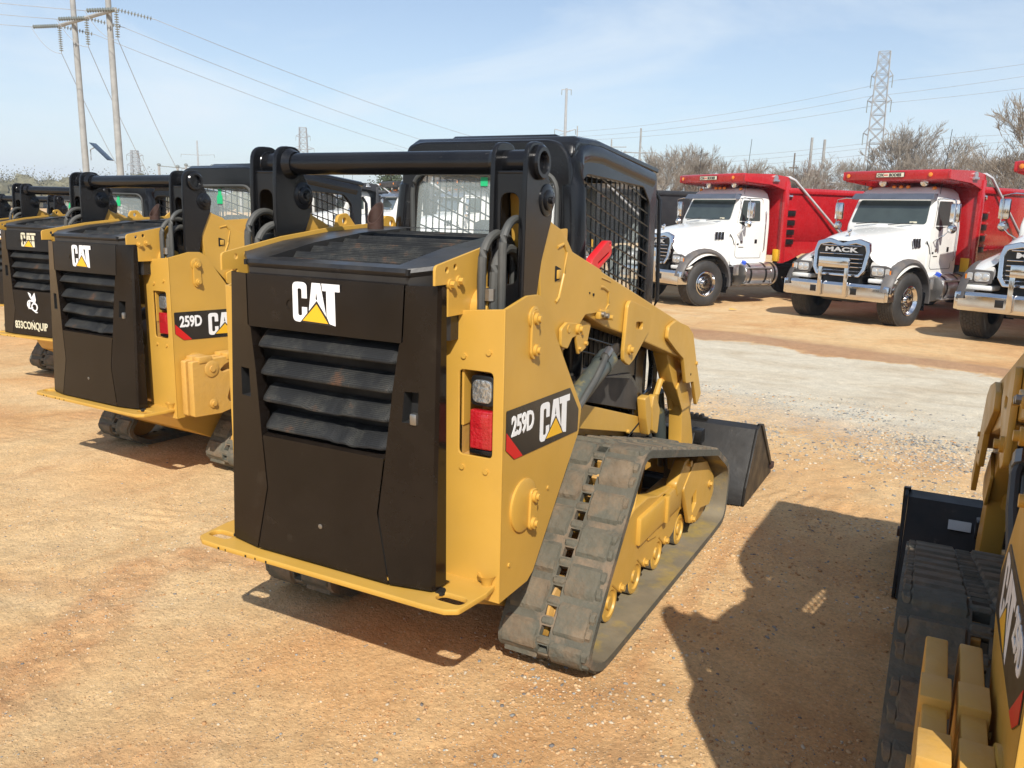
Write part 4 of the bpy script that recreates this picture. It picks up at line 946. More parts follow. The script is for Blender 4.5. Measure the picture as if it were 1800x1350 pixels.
# loose stones on the dirt and along the road edge
def stones(name, pts, sizes, mats_, pick):
    ico = bmesh.new(); bmesh.ops.create_icosphere(ico, subdivisions=1, radius=1); iv = np.array([v.co[:] for v in ico.verts]); fi = np.array([[v.index for v in f.verts] for f in ico.faces]); ico.free()
    rs = np.random.RandomState(5); n = len(pts); nv = len(iv)
    V = np.empty((n, nv, 3)); an = rs.rand(n)*6.28
    sc = np.stack([1+.5*rs.rand(n), .7+.4*rs.rand(n), .35+.35*rs.rand(n)], -1)
    base = iv[None]*(1+.30*(rs.rand(n, nv, 1)-.5))*sc[:, None]*sizes[:, None, None]
    c, s_ = np.cos(an)[:, None], np.sin(an)[:, None]
    V[..., 0] = base[..., 0]*c-base[..., 1]*s_+pts[:, 0, None]; V[..., 1] = base[..., 0]*s_+base[..., 1]*c+pts[:, 1, None]; V[..., 2] = base[..., 2]+(pts[:, 2]+sizes*.12)[:, None]
    Fa = (fi[None]+(np.arange(n)*nv)[:, None, None]).reshape(-1, 3)
    me = bpy.data.meshes.new(name); me.vertices.add(n*nv); me.vertices.foreach_set('co', V.astype(np.float32).ravel())
    me.loops.add(len(Fa)*3); me.loops.foreach_set('vertex_index', Fa.astype(np.int32).ravel()); me.polygons.add(len(Fa))
    me.polygons.foreach_set('loop_start', np.arange(0, len(Fa)*3, 3, dtype=np.int32)); me.polygons.foreach_set('loop_total', np.full(len(Fa), 3, dtype=np.int32))
    me.polygons.foreach_set('material_index', np.repeat(pick, len(fi)).astype(np.int32)); me.update(calc_edges=True)
    for m_ in mats_: me.materials.append(m_)
    o = bpy.data.objects.new(name, me); COL.objects.link(o); return o
SM = [mat('stone_tan', (.54, .36, .19), .85, var=.2), mat('stone_orange', (.44, .24, .10), .9, var=.2), mat('stone_pale', (.52, .44, .32), .8, var=.2), mat('stone_grey', (.27, .27, .25), .8, var=.25), mat('stone_dark', (.16, .15, .14), .8)]
rs = np.random.RandomState(11)
n = 330000; px = np.where(rs.rand(n) < .6, rs.uniform(-3.4, 2.8, n), rs.uniform(-7, 5, n)); py = -2.0+9*rs.rand(n)**1.4
dist = np.hypot(px-CX, py-CY); dens = np.clip(.42+1.7*fbm(px*.9, py*.9, 4, 77)+.9*churn(px, py), .05, 1)*np.clip(2.6/np.maximum(dist, .8), .15, 1)
k = (rs.rand(n) < dens*.50) & (road_s(px, py) < -.02) & (dist > .8)
px, py = px[k], py[k]
q1 = rs.uniform(.2, 2.1, 16000); q2 = rs.uniform(-.8, 3.2, 16000); kk = rs.rand(16000) < np.clip(.45+1.5*fbm(q1*2, q2*2, 3, 91), 0, 1); n0 = len(px); px = np.r_[px, q1[kk]]; py = np.r_[py, q2[kk]]; sz = .0020+.0052*rs.rand(len(px))**3+.009*(rs.rand(len(px)) > .990)*rs.rand(len(px)); sz[n0:] = .0025+.008*rs.rand(len(px)-n0)**3
o = stones('pebbles', np.stack([px, py, sheet_z(px, py)], -1), sz, SM, rs.choice(5, len(px), p=[.46, .32, .11, .07, .04]))
o['kind'] = 'stuff'; o['label'] = 'small tan and orange pebbles strewn over the dirt'
n = 130000; qx = rs.uniform(-6, 9, n); s0 = rs.normal(.06, .14, n); near_ = 5.45-.30*(qx+.1); qy = near_+s0*5.39+.3*fbm(qx*.8, qx*0+3, 3, 8)
k = (rs.rand(n) < np.clip(.35+1.5*fbm(qx*1.1, qy*1.6, 4, 41), .03, 1)*.55); qx, qy = qx[k], qy[k]
sz = .0035+.013*rs.rand(len(qx))**3
o = stones('gravel', np.stack([qx, qy, sheet_z(qx, qy)], -1), sz, SM, rs.choice(5, len(qx), p=[.10, .06, .32, .42, .10]))
o['kind'] = 'stuff'; o['label'] = 'loose grey gravel along the near edge of the pale road'

# ------------------------------------------------------------------ dump trucks
def make_truck(body_mat, sign=True):
    R = empty('dump_truck')
    # frame and rear axles
    m = MB()
    for sg in (1, -1): m.box((sg*.43-.05, -.5, .62), (sg*.43+.05, 7.2, .88), GRIL, .01)
    m.box((-.5, -.3, .45), (.5, .3, .6), GRIL, .03); m.box((-.45, -.55, .45), (.45, 1.2, 1.0), GRIL, .05)
    m.cyl((-1.0, 0, .52), (1.0, 0, .52), .07, GRIL, 10); m.cyl((-.9, 5.0, .54), (.9, 5.0, .54), .1, GRIL, 10); m.cyl((-.9, 6.35, .54), (.9, 6.35, .54), .1, GRIL, 10)
    m.cyl((1.0, .78, .47), (.72, .78, .47), .15, BLK, 18); m.box((.75, .70, .45), (1.1, .98, .95), BLK, .03)
    for sg in (1, -1): m.box((sg*.95-.2, .72, .30), (sg*.95+.2, .74, .95), BLK, .004)
    m.build('chassis', R)
    def wheel(x0, sg, y, w, name='front_wheel'):
        wr = empty_child(name, R); wr.location = (x0*sg, y, .545)
        t = MB(); tr_ = .548
        prof = [(.29, .02), (.31, .0), (.42, -.012), (.50, .0), (.535, .025), (tr_, .05), (tr_, w-.05), (.535, w-.025), (.50, w), (.31, w), (.29, w-.02)]
        t.lathe(prof, (0, 0, 0), (-sg, 0, 0), TYSIDE, 40)
        # tread blocks
        for c in range(6):
            for a in range(46):
                an = 2*pi*(a+.5*(c % 2))/46; x1 = -sg*(.035+c*(w-.07)/6); x2 = -sg*(.035+(c+1)*(w-.07)/6-.010)
                da = 2*pi/46*.42
                V = []
                for rr_, e in ((tr_-.004, 0), (tr_+.010, .0)):
                    for xx, aa in ((x1, an-da), (x2, an-da), (x2, an+da), (x1, an+da)): V.append((xx, rr_*cos(aa), rr_*sin(aa)))
                t.raw(V, [(4, 5, 6, 7), (0, 1, 5, 4), (1, 2, 6, 5), (2, 3, 7, 6), (3, 0, 4, 7)], TYRE)
        t.build('tyre', wr, smooth=40)
        r_ = MB(); r_.lathe([(.295, .02), (.300, -.005), (.285, -.012), (.265, .03), (.25, .055), (.17, .062), (.165, .03), (.105, .03), (.10, -.02), (.04, -.028), (0, -.028)], (0, 0, 0), (-sg, 0, 0), CHR, 36)
        for a in range(10):
            an = 2*pi*a/10; r_.cyl((-sg*.06, .205*cos(an), .205*sin(an)), (-sg*.054, .205*cos(an), .205*sin(an)), .018, GRIL, 10); 
            r_.cyl((-sg*.03, .135*cos(an+.3), .135*sin(an+.3)), (-sg*.005, .135*cos(an+.3), .135*sin(an+.3)), .013, GRIL, 6)
        r_.build('rim', wr)
    wheel(1.22, 1, 0, .40); wheel(1.22, -1, 0, .40)
    for y in (5.0, 6.35):
        wheel(1.20, 1, y, .28, 'rear_wheel'); wheel(1.20, -1, y, .28, 'rear_wheel')
    # bumper and guard
    b = MB()
    prof = [(-.80, .53), (-.81, .60), (-.81, .80), (-.79, .86), (-.72, .86), (-.70, .53)]
    b.plate(rnd(prof, .015, 2), CHR, 'x', 0, 2.30, bev=.004)
    for sg in (1, -1):
        b.box((sg*1.145-.08, -.80, .535), (sg*1.145+.08, -.56, .855), CHR, .03)
        b.box((sg*.47-.07, -.813, .63), (sg*.47+.07, -.80, .76), GRIL, .004)
    bp_ = b.build('bumper', R)
    b = MB()
    for sg in (1, -1): b.box((sg*.30-.045, -.87, .56), (sg*.30+.045, -.815, 1.36), CHR, .012)
    b.box((-.345, -.885, 1.16), (.345, -.872, 1.37), CHR, .02); b.build('grille_guard', bp_)
    # hood
    def prof_(y, pts): return [(x, y, z) for x, z in pts]
    secs = [(-.60, [(0, 1.70), (.30, 1.70), (.50, 1.67), (.60, 1.56), (.64, 1.36), (.80, 1.27), (1.00, 1.20), (1.13, 1.08), (1.16, .92)]),
            (-.50, [(0, 1.76), (.32, 1.755), (.54, 1.72), (.65, 1.61), (.70, 1.42), (.88, 1.34), (1.06, 1.26), (1.17, 1.14), (1.19, .98)]),
            (-.25, [(0, 1.835), (.36, 1.825), (.58, 1.785), (.70, 1.68), (.76, 1.53), (.94, 1.46), (1.10, 1.37), (1.20, 1.27), (1.21, 1.16)]),
            (.10, [(0, 1.90), (.40, 1.885), (.63, 1.84), (.76, 1.73), (.81, 1.60), (.95, 1.50), (1.10, 1.42), (1.20, 1.34), (1.21, 1.26)]),
            (.50, [(0, 1.965), (.43, 1.945), (.68, 1.90), (.81, 1.78), (.86, 1.62), (.93, 1.45), (1.06, 1.33), (1.17, 1.24), (1.20, 1.16)]),
            (.72, [(0, 1.995), (.45, 1.975), (.71, 1.93), (.84, 1.80), (.89, 1.62), (.925, 1.40), (.96, 1.22), (1.05, 1.04), (1.10, .95)]),
            (.93, [(0, 2.02), (.47, 2.00), (.74, 1.955), (.86, 1.82), (.91, 1.62), (.94, 1.40), (.955, 1.20), (.965, 1.02), (.97, .92)])]
    hd = MB(); rows = []
    for y, p in secs:
        full = [(-x, z) for x, z in p[:0:-1]]+p; rows.append([(x, y, z) for x, z in full])
    hd.loft(rows, TW)
    f = rows[0]; hd.raw([(-.66, -.60, .96), (-.66, -.60, 1.36), (-.80, -.60, 1.27), (-1.0, -.6, 1.20), (-1.13, -.6, 1.08), (-1.16, -.60, .92)], [(0, 1, 2, 3, 4, 5)], TW)
    hd.raw([(.66, -.60, .96), (.66, -.60, 1.36), (.80, -.60, 1.27), (1.0, -.6, 1.20), (1.13, -.6, 1.08), (1.16, -.60, .92)], [(0, 1, 2, 3, 4, 5)], TW)
    for sg in (1, -1): hd.box((sg*.9-.24, -.66, .88), (sg*.9+.24, -.30, .98), TW, .03)
    ho = hd.build('hood', R, smooth=55)
    sb = bpy.data.objects[ho.name].modifiers.new('s', 'SUBSURF'); sb.levels = 1; sb.render_levels = 2
    v_ = MB()
    for sg in (1, -1):
        for j in range(3):
            y = .50+.10*j; x = sg*.905
            v_.raw([(x-sg*.03, y, 1.76), (x-sg*.03, y+.075, 1.775), (x+sg*.003, y+.045, 1.60), (x+sg*.003, y-.03, 1.585)], [(0, 1, 2, 3)], GRIL)
            v_.tube([(x-sg*.03, y, 1.765), (x-sg*.027, y+.078, 1.78), (x+sg*.008, y+.048, 1.60), (x+sg*.008, y-.03, 1.585)], .007, CHR, 6, closed=True)
    v_.build('side_vent', ho)
    w_ = MB(); w_.tube([(0, -.40, 1.80), (0, -.41, 1.86)], .02, CHR, 8); w_.box((-.02, -.46, 1.85), (.02, -.37, 1.90), CHR, .012); w_.box((-.025, -.40, 1.87), (.025, -.36, 1.93), CHR, .012); w_.build('hood_ornament', ho)
    # grille
    g_ = MB()
    outer = rnd([(-.50, .98), (.50, .98), (.60, 1.12), (.635, 1.50), (.59, 1.68), (.35, 1.745), (.12, 1.70), (0, 1.66), (-.12, 1.70), (-.35, 1.745), (-.59, 1.68), (-.635, 1.50), (-.60, 1.12)], .05, 4)
    inner = rnd([(-.46, 1.04), (.46, 1.04), (.52, 1.14), (.555, 1.48), (.51, 1.60), (.30, 1.645), (.10, 1.60), (0, 1.57), (-.10, 1.60), (-.30, 1.645), (-.51, 1.60), (-.555, 1.48), (-.52, 1.14)], .04, 4)
    g_.plate(outer, CHR, 'y', -.64, .10, holes=[inner], bev=.015)
    for v in g_.bm.verts: v.co.y += (v.co.z-1.3)*.16+.02
    gs = g_.build('grille', R)
    g_ = MB(); g_.plate(inner, GRIL, 'y', -.60, .01, bev=0)
    for z in (1.09, 1.175, 1.26, 1.345, 1.43, 1.60): g_.cyl((-.50 if z < 1.55 else -.45, -.635, z), (.50 if z < 1.55 else .45, -.635, z), .013, CHR, 8)
    g_.build('grille_bars', gs)
    g_ = MB(); g_.text('MACK', SILV, T(0, -.655, 1.478) @ Matrix(((1, 0, 0, 0), (0, 0, -1, 0), (0, 1, 0, 0), (0, 0, 0, 1))), size=.125, sx=2.05, off=.004, t=.012, align='CENTER', sp=1.05); g_.build('name_lettering', gs, smooth=0)
    # headlamps
    for sg in (1, -1):
        l_ = MB(); l_.plate(rnd([(.70, 1.01), (1.10, 1.0), (1.175, 1.06), (1.15, 1.20), (1.0, 1.245), (.70, 1.235)], .03, 3), FEND, 'y', -.62, .05, bev=.008)
        l_.plate(rnd([(.735, 1.045), (.99, 1.035), (.99, 1.205), (.735, 1.205)], .05, 4), HLMP, 'y', -.65, .02, bev=.005)
        l_.lathe([(.055, 0), (.05, .012), (0, .02)], (.80, -.66, 1.125), (0, -1, 0), HLMP, 16); l_.lathe([(.062, 0), (.055, .012), (0, .02)], (.925, -.66, 1.125), (0, -1, 0), HLMP, 16)
        l_.plate(rect(1.02, 1.05, 1.11, 1.19, .03), AMB if sg > 5 else HLMP, 'y', -.648, .02, bev=.005); l_.plate(rect(1.115, 1.07, 1.14, 1.16, .01), AMB, 'y', -.646, .02, bev=.002)
        if sg < 0:
            for v in l_.bm.verts: v.co.x *= -1
        l_.build('headlight', R)
        # fender flare
        fl = MB(); rows = []
        for k in range(17):
            a = radians(-8+k*176/16); rr_ = .72; c_ = (cos(a)*rr_*1.02-.0, sin(a)*rr_+.56)
            o2 = (cos(a)*(rr_+.12), sin(a)*(rr_+.10)+.56)
            rows.append([(sg*.95, c_[0], c_[1]), (sg*1.225, c_[0], c_[1]), (sg*1.235, (c_[0]*2+o2[0])/3, (c_[1]*2+o2[1])/3), (sg*1.18, o2[0], o2[1]), (sg*1.05, o2[0]*1.02, o2[1]+.012)])
        fl.loft(rows, FEND); fl.build('fender_flare', R, smooth=50)
        wl = MB(); wl.plate([(-.60, .60), (-.60, .98), (.90, .98), (.90, .60)], GRIL, 'x', sg*.72, .02, bev=0); wl.raw([(sg*.72, -.45, 1.28), (sg*1.15, -.45, 1.12), (sg*1.15, .5, 1.12), (sg*.72, .5, 1.28)], [(0, 1, 2, 3)], GRIL); wl.build('wheel_well', R)
    # cab
    c = MB()
    V = []
    ring = lambda z, xf, yf, xb, yb: [(-xf, yf, z), (xf, yf, z), (xb, yb, z), (-xb, yb, z)]
    prof2 = [(1.05, .95, .95), (1.9, .96, .93), (2.03, .955, .94), (2.56, .90, 1.17), (2.72, .86, 1.26), (2.82, .78, 1.36), (2.86, .60, 1.50)]
    rows = []
    for z, hx_, yf in prof2:
        yb = 2.20 if z < 2.7 else (2.16 if z < 2.8 else 2.08)
        p = rnd([(-hx_, yf), (hx_, yf), (hx_, yb), (-hx_, yb)], .07, 4); rows.append([(x, y, z) for x, y in p])
    c.loft(rows, TW, caps=True, closed=True); c.box((-.93, .98, .96), (.97, 2.12, 1.06), TW, .03)
    c.build('cab', R, smooth=50) 
    cabo = R.children[-1]
    g2 = MB()
    fz = lambda z: .94+(z-2.03)*(.23/.53)
    g2.raw([(x, fz(z)-.012, z) for x, z in rnd([(-.86, 2.07), (.86, 2.07), (.80, 2.56), (-.80, 2.56)], .06, 4)], [tuple(range(20))], TGL); g2.build('windshield', cabo, recalc=False, smooth=0)
    g2 = MB(); g2.box((.50, .955, 2.085), (.66, .958, 2.12), SIGN, 0, T(0, -.01, 0)); g2.tube([(-.7, .90, 2.04), (-.2, .915, 2.09)], .009, GRIL, 6); g2.tube([(.05, .90, 2.04), (.6, .915, 2.09)], .009, GRIL, 6); g2.build('wipers', cabo)
    g2 = MB(); g2.plate(rnd([(-.94, 2.575), (.94, 2.575), (.90, 2.72), (-.90, 2.72)], .02, 2), PVIS, 'y', 0, .02, M=T(0, .98, 0) @ T(0, 0, 2.57) @ RX(radians(-32)) @ T(0, 0, -2.57), bev=.005)
    for sg in (1, -1): g2.raw([(sg*.94, .98, 2.575), (sg*.90, 1.08, 2.70), (sg*.88, 1.26, 2.70), (sg*.905, 1.18, 2.56)], [(0, 1, 2, 3)], PVIS)
    g2.build('sun_visor', cabo)
    for sg in (1, -1):
        w_ = MB(); x = lambda z: sg*(.958-(z-1.95)*.09+.004)
        dpts = rnd([(1.16, 2.00), (1.30, 2.55), (1.86, 2.55), (1.86, 2.04), (1.45, 2.00), (1.35, 1.92)], .05, 4)
        w_.raw([(x(z), y, z) for y, z in dpts], [tuple(range(len(dpts)))], TGL)
        dr_ = MB(); ol = rnd([(1.10, 1.20), (1.10, 2.0), (1.27, 2.60), (1.95, 2.60), (1.95, 1.14), (1.16, 1.14)], .05, 4)
        dr_.tube([(sg*(.952 if z < 2 else .958-(z-1.95)*.09), y, z) for y, z in ol], .006, GRIL, 5, closed=True)
        dr_.box((sg*.953-.012, 1.72, 1.50), (sg*.953+.012, 1.80, 1.60), GRIL, .004); dr_.tube([(sg*.965, 2.02, 2.30), (sg*.985, 2.03, 2.25), (sg*.985, 2.03, 1.35), (sg*.965, 2.02, 1.30)], .012, CHR, 6)
        dr_.cyl((sg*.95, 1.28, 1.53), (sg*.963, 1.28, 1.53), .035, GRIL, 14); dr_.cyl((sg*.95, 1.28, 1.53), (sg*.965, 1.28, 1.53), .028, ALU, 14); dr_.box((sg*.95-.008, 1.20, 1.40), (sg*.95+.012, 1.36, 1.415), GRIL, 0); dr_.box((sg*.95-.008, 1.14, 1.46), (sg*.95+.012, 1.20, 1.50), GRIL, 0)
        dr_.tube([(sg*.94, .92, 1.72), (sg*.955, 1.0, 1.60), (sg*.955, 1.06, 1.46)], .013, GRIL, 6)
        do = dr_.build('door', cabo); w_.build('side_window', cabo, recalc=False, smooth=0)
        mi = MB(); X = sg*1.33
        mi.tube([(sg*.92, 1.20, 2.58), (sg*1.15, 1.12, 2.60), (X+sg*.02, 1.10, 2.56), (X+sg*.02, 1.10, 2.02), (sg*1.18, 1.10, 1.85), (sg*.96, 1.14, 1.72)], .014, CHR, 8)
        mi.box((X-.10, 1.13, 2.12), (X+.10, 1.20, 2.50), CHR, .03); mi.box((X-.085, 1.195, 2.14), (X+.085, 1.205, 2.48), HLMP, .004)
        mi.lathe([(.0, -.06), (.06, -.05), (.095, 0), (.10, .02), (0, .03)], (X-.02*sg, 1.12, 1.99), (0, 1, 0), CHR, 18); mi.build('mirror', cabo)
        tk = MB(); tk.cyl((sg*.93, 1.28, .74), (sg*.93, 2.35, .74), .29, ALU, 28)
        for y in (1.45, 1.95, 2.25): tk.cyl((sg*.93, y-.03, .74), (sg*.93, y+.03, .74), .296, GRIL, 28)
        tk.box((sg*1.16-.06, 1.26, .50), (sg*1.16+.06, 2.20, .535), ALU, .008); tk.box((sg*1.16-.06, 1.30, .88), (sg*1.16+.06, 2.16, .92), ALU, .008)
        for y in (1.30, 2.14): tk.box((sg*1.2-.015, y, .52), (sg*1.2+.015, y+.03, .90), ALU, .004)
        tk.box((sg*.9-.12, .98, .72), (sg*.9+.16, 1.18, .98), ALU, .01)
        if sg > 0: tk.cyl((1.03, 1.34, 1.0), (1.06, 1.34, 1.06), .06, BLUE, 14)
        tk.build('fuel_tank', R)
    for x in (-.72, -.16, 0, .16, .74):
        rl = MB(); rl.lathe([(.045, 0), (.045, .03), (.03, .05), (0, .055)], (x, 1.34, 2.80+.03*(abs(x) < .5)), (0, -.4, 1), AMB, 14); rl.build('marker_light', cabo)
    for x in (-.42, .52):
        q = MB(); q.lathe([(0, .02), (.085, .0), (.09, -.02), (.07, -.10), (0, -.12)], (x, 1.30, 2.94), (0, -1, 0), CHR, 20); q.build('spot_lamp', cabo)
    q = MB(); q.tube([(.86, 1.35, 2.6), (.92, 1.40, 4.0)], .006, GRIL, 5); q.tube([(-.86, 1.35, 2.6), (-.90, 1.40, 3.9)], .006, GRIL, 5); q.build('antenna', cabo)
    # dump body
    d = MB(); Wd = 1.22
    sh = rnd([(1.02, 2.99), (1.00, 3.16), (1.05, 3.185), (2.42, 3.02), (2.52, 2.95), (2.42, 2.86), (1.08, 2.96)], .01, 2)
    d.plate(sh, body_mat, 'x', 0, 2*Wd-.10, bev=.006)
    # shield side cheeks and front wall
    for sg in (1, -1):
        d.plate(rnd([(1.00, 2.985), (1.0, 3.17), (1.9, 3.19), (2.45, 3.14), (2.55, 2.9), (2.55, 2.75), (2.42, 2.80), (1.9, 2.93)], .03, 3), body_mat, 'x', sg*(Wd-.03), .05, bev=.006)
        d.box((sg*(Wd-.03)-.05, 2.36, 1.02), (sg*(Wd-.03)+.05, 2.50, 3.02), body_mat, .012)
        # curved side: upper panel and tapered floor
        rows = []
        for z, x_ in ((2.80, 1.20), (2.2, 1.185), (1.75, 1.15), (1.50, 1.05), (1.36, .90), (1.30, .60)):
            rows.append([(sg*x_, 2.48, z), (sg*x_, 7.2, z)])
        d.loft(rows, body_mat)
        d.box((sg*1.20-.05, 2.45, 2.74), (sg*1.20+.05, 7.25, 2.88), body_mat, .02)
        d.plate(rnd([(2.50, 1.18), (2.50, 1.50), (3.0, 1.55), (7.2, 1.55), (7.2, 1.30), (3.2, 1.26), (2.75, 1.08), (2.50, 1.02)], .02, 2), body_mat, 'x', sg*1.13, .05, bev=.006)
        d.box((sg*1.15-.06, 7.0, 1.25), (sg*1.15+.06, 7.2, 2.9), body_mat, .02)
        for k in range(5): 
            z = 1.62+.235*k
            if z < 2.55: d.box((sg*1.19-.05, 2.50, z), (sg*1.19+.05, 2.80, z+.035), body_mat, .005); d.box((sg*1.18-.05, 2.52, z-.13), (sg*1.18+.045, 2.78, z-.01), GRIL, .004)
        d.box((sg*1.225-.01, 2.40, 2.62), (sg*1.225+.012, 2.62, 2.70), CHR, .004)
    d.box((-1.19, 2.42, 1.20), (1.19, 2.48, 2.98), body_mat, .01); d.box((-1.15, 7.1, 1.3), (1.15, 7.16, 2.7), body_mat, .01)
    d.raw([(-1.1, 2.48, 1.38), (1.1, 2.48, 1.38), (1.1, 7.1, 1.38), (-1.1, 7.1, 1.38)], [(0, 1, 2, 3)], body_mat)
    d.raw([(-1.18, 2.5, 2.70), (1.18, 2.5, 2.70), (1.18, 7.1, 2.70), (-1.18, 7.1, 2.70)], [(0, 1, 2, 3)], TB)
    body = d.build('dump_body', R, smooth=40)
    q = MB()
    for sg in (1, -1): q.tube([(sg*1.05, 2.42, 3.12), (sg*1.22, 2.45, 3.14), (sg*1.285, 2.60, 3.06), (sg*1.285, 4.6, 1.62)], .030, SILV, 10)
    q.cyl((1.02, 1.98, 3.10), (1.26, 1.98, 3.10), .07, ALU, 14); q.box((.98, 1.9, 3.0), (1.27, 2.1, 3.06), ALU, .01); q.cyl((-1.1, 2.20, 3.13), (1.1, 2.20, 3.13), .06, TB, 12)
    q.build('tarp_arm', body)
    q = MB()
    q.box((.96, 2.36, 1.06), (1.22, 2.44, 1.36), TRI, .008); q.build('reflector_panel', body)
    for x in (-1.08, .80):
        q = MB(); q.lathe([(.045, 0), (.045, .01), (.02, .022), (0, .024)], (x, 1.0, 3.08), (0, -1, 0), AMB, 14); q.build('marker_light', body)
    if sign:
        q = MB(); q.box((-.40, .982, 3.035), (.24, .996, 3.135), GRIL, .003); q.box((-.39, .978, 3.043), (.23, .984, 3.127), SIGN, .002)
        A = Matrix(((1, 0, 0, 0), (0, 0, -1, 0), (0, 1, 0, 0), (0, 0, 0, 1)))
        q.text('OX', GRIL, T(-.37, .976, 3.057) @ A, size=.082, sx=1.15, off=.003, t=.003); q.text('BODIES', GRIL, T(-.10, .976, 3.057) @ A, size=.082, sx=1.0, off=.003, t=.003)
        q.box((-.225, .974, 3.075), (-.125, .978, 3.095), REDD, 0); q.build('sign_plate', body, smooth=0)
    return R
t_red = make_truck(TR)
def put(o, x, y, z, yaw, label, group='white dump trucks parked in a row'):
    o.location = (x, y, z); o.rotation_euler = (0, 0, yaw); o['label'] = label; o['category'] = 'dump truck'; o['group'] = group
put(t_red, -.024, 16.88, -.338, -.457, 'middle one of the white dump trucks with red bodies, whole front and grille in view')
c = copy_tree(t_red); put(c, -4.4665, 18.2956, -.36, -.585, 'leftmost white dump truck with a red body, grille half hidden by the loader cab')
c = copy_tree(t_red); put(c, 3.30, 14.74, -.25, -.39, 'white dump truck cut off by the right edge of the frame')
t_blk = make_truck(TB, False)
put(t_blk, -10.25, 20.0, -.36, -.60, 'white dump truck with a black body filling the side window mesh of the near loader')
for i, (x, y, a, lb) in enumerate([(-15.06, 22.54, -.62, 'white dump truck seen through the rear window of the near loader'),
                                   (-19.49, 24.87, -.64, 'white dump truck seen between the exhaust pipe and the near loader cab'),
                                   (-23.84, 27.1, -.66, 'white dump truck seen through the mesh of the second loader cab'),
                                   (-28.63, 28.8, -.68, 'white dump truck behind the third loader from the right')]):
    c = copy_tree(t_blk); put(c, x, y, -.36, a, lb)

# small yellow tags on the dirt by the wheels
for (x, y), lb in (((-2.62, 17.1), 'small yellow paper scrap on the dirt under the left red-bodied truck'),):
    m = MB(); m.raw([(-.09, -.05, .012), (.08, -.06, .02), (.09, .05, .012), (-.08, .055, .03)], [(0, 1, 2, 3)], TRI); o = m.build('paper_scrap'); o.location = (x, y, -.33); o['label'] = lb; o['category'] = 'litter'

# ------------------------------------------------------------------ bare trees
def tree_meshes(seed, H, spread=.55, levels=6, twigmat=TWIG):
    rg = random.Random(seed); trunk = MB(); crown = MB()
    def seg(mb, pts, rs_, n_, m_): mb.tube(pts, 0, m_, n_, rs=rs_)
    def grow(p, d, L_, r, lev):
        k = 3 if lev < 3 else 2; pts = [p]; rs_ = [r]; q = p.copy(); dd = d.copy()
        for i in range(k):
            dd = (dd+Vector((rg.gauss(0, .13), rg.gauss(0, .13), rg.gauss(.05, .07)))).normalized(); q = q+dd*L_/k; pts.append(q.copy()); rs_.append(r*(1-.42*(i+1)/k))
        if lev <= 2: seg(trunk, pts, rs_, 6, BARK)
        else: seg(crown, pts, rs_, 3, twigmat)
        if lev >= levels: return
        nb = rg.choice((2, 3, 3)) if lev < 4 else rg.choice((2, 3, 4))
        for b_ in range(nb):
            t = 1 if b_ == 0 else rg.uniform(.35, 1); i = min(len(pts)-2, int(t*k)); f = t*k-i; pp = pts[i].lerp(pts[i+1], min(1, f))
            ax = Vector((rg.gauss(0, 1), rg.gauss(0, 1), rg.gauss(0, .3))).normalized(); sp_ = spread*(.45 if b_ == 0 else rg.uniform(.7, 1.25))
            nd = (dd+ax*sp_); nd.z += .08; nd.normalize()
            grow(pp, nd, L_*rg.uniform(.62, .84), max(.012, rs_[-1]*(.85 if b_ == 0 else .62)), lev+1)
    grow(Vector((0, 0, -.3)), Vector((0, 0, 1)), H*.27, H*.020, 0)
    tm = trunk.build('trunk', smooth=60, recalc=False); cm = crown.build('crown', smooth=0, recalc=False); return tm, cm
TREES = []
for sd, H_, sp_, tm_ in ((1, 9, .50, TWIG), (2, 9, .58, TWIG), (3, 9, .46, TWIGR), (4, 9, .62, TWIG)):
    pr = tree_meshes(sd, H_, sp_, 7, tm_); top = max(v.co.z for v in pr[1].data.vertices)
    for o in pr: o.data.transform(Matrix.Scale(9.0/top, 4))
    TREES.append(pr)
used_t = [False]*4
rg = random.Random(8); tl = []
spots = []
for i in range(86):
    u = i/85; x = -52+u*70+rg.uniform(-1.2, 1.2); y = 76+.17*(x+50)+rg.uniform(-4, 12); spots.append((x, y, rg.uniform(.72, .98)))
for x, y, s_ in ((-27.5, 84, 1.05), (-26, 83, 1.02), (-6.0, 88, 1.25), (-2.6, 88.5, 1.2), (-4.4, 90, 1.34), (5.6, 58, 1.0), (7.6, 60, 1.1), (9.5, 62, 1.1), (4.9, 66, .85)): spots.append((x, y, s_))
kinds = ['broad', 'wide spreading', 'reddish thin', 'open crooked']
for i, (x, y, s_) in enumerate(spots):
    k = i % 4 if i < 86 else (1, 0, 0, 1, 3, 3, 1, 3, 0)[i-86]
    root = empty('bare_tree', (x, y, -.36), (0, 0, rg.uniform(0, 6.28))); root.scale = (s_*rg.uniform(.95, 1.25),)*2+(s_,)
    root['label'] = 'bare grey-brown tree in the leafless tree line behind the dump trucks' if i < 91 else 'bare dark tree with reaching branches near the right edge of the frame'
    root['category'] = 'tree'; root['group'] = 'leafless trees of the tree line' if i < 91 else 'leafless trees by the right edge'
    for o in TREES[k]:
        if not used_t[k]: o.parent = root
        else: c = o.copy(); COL.objects.link(c); c.parent = root
    used_t[k] = True
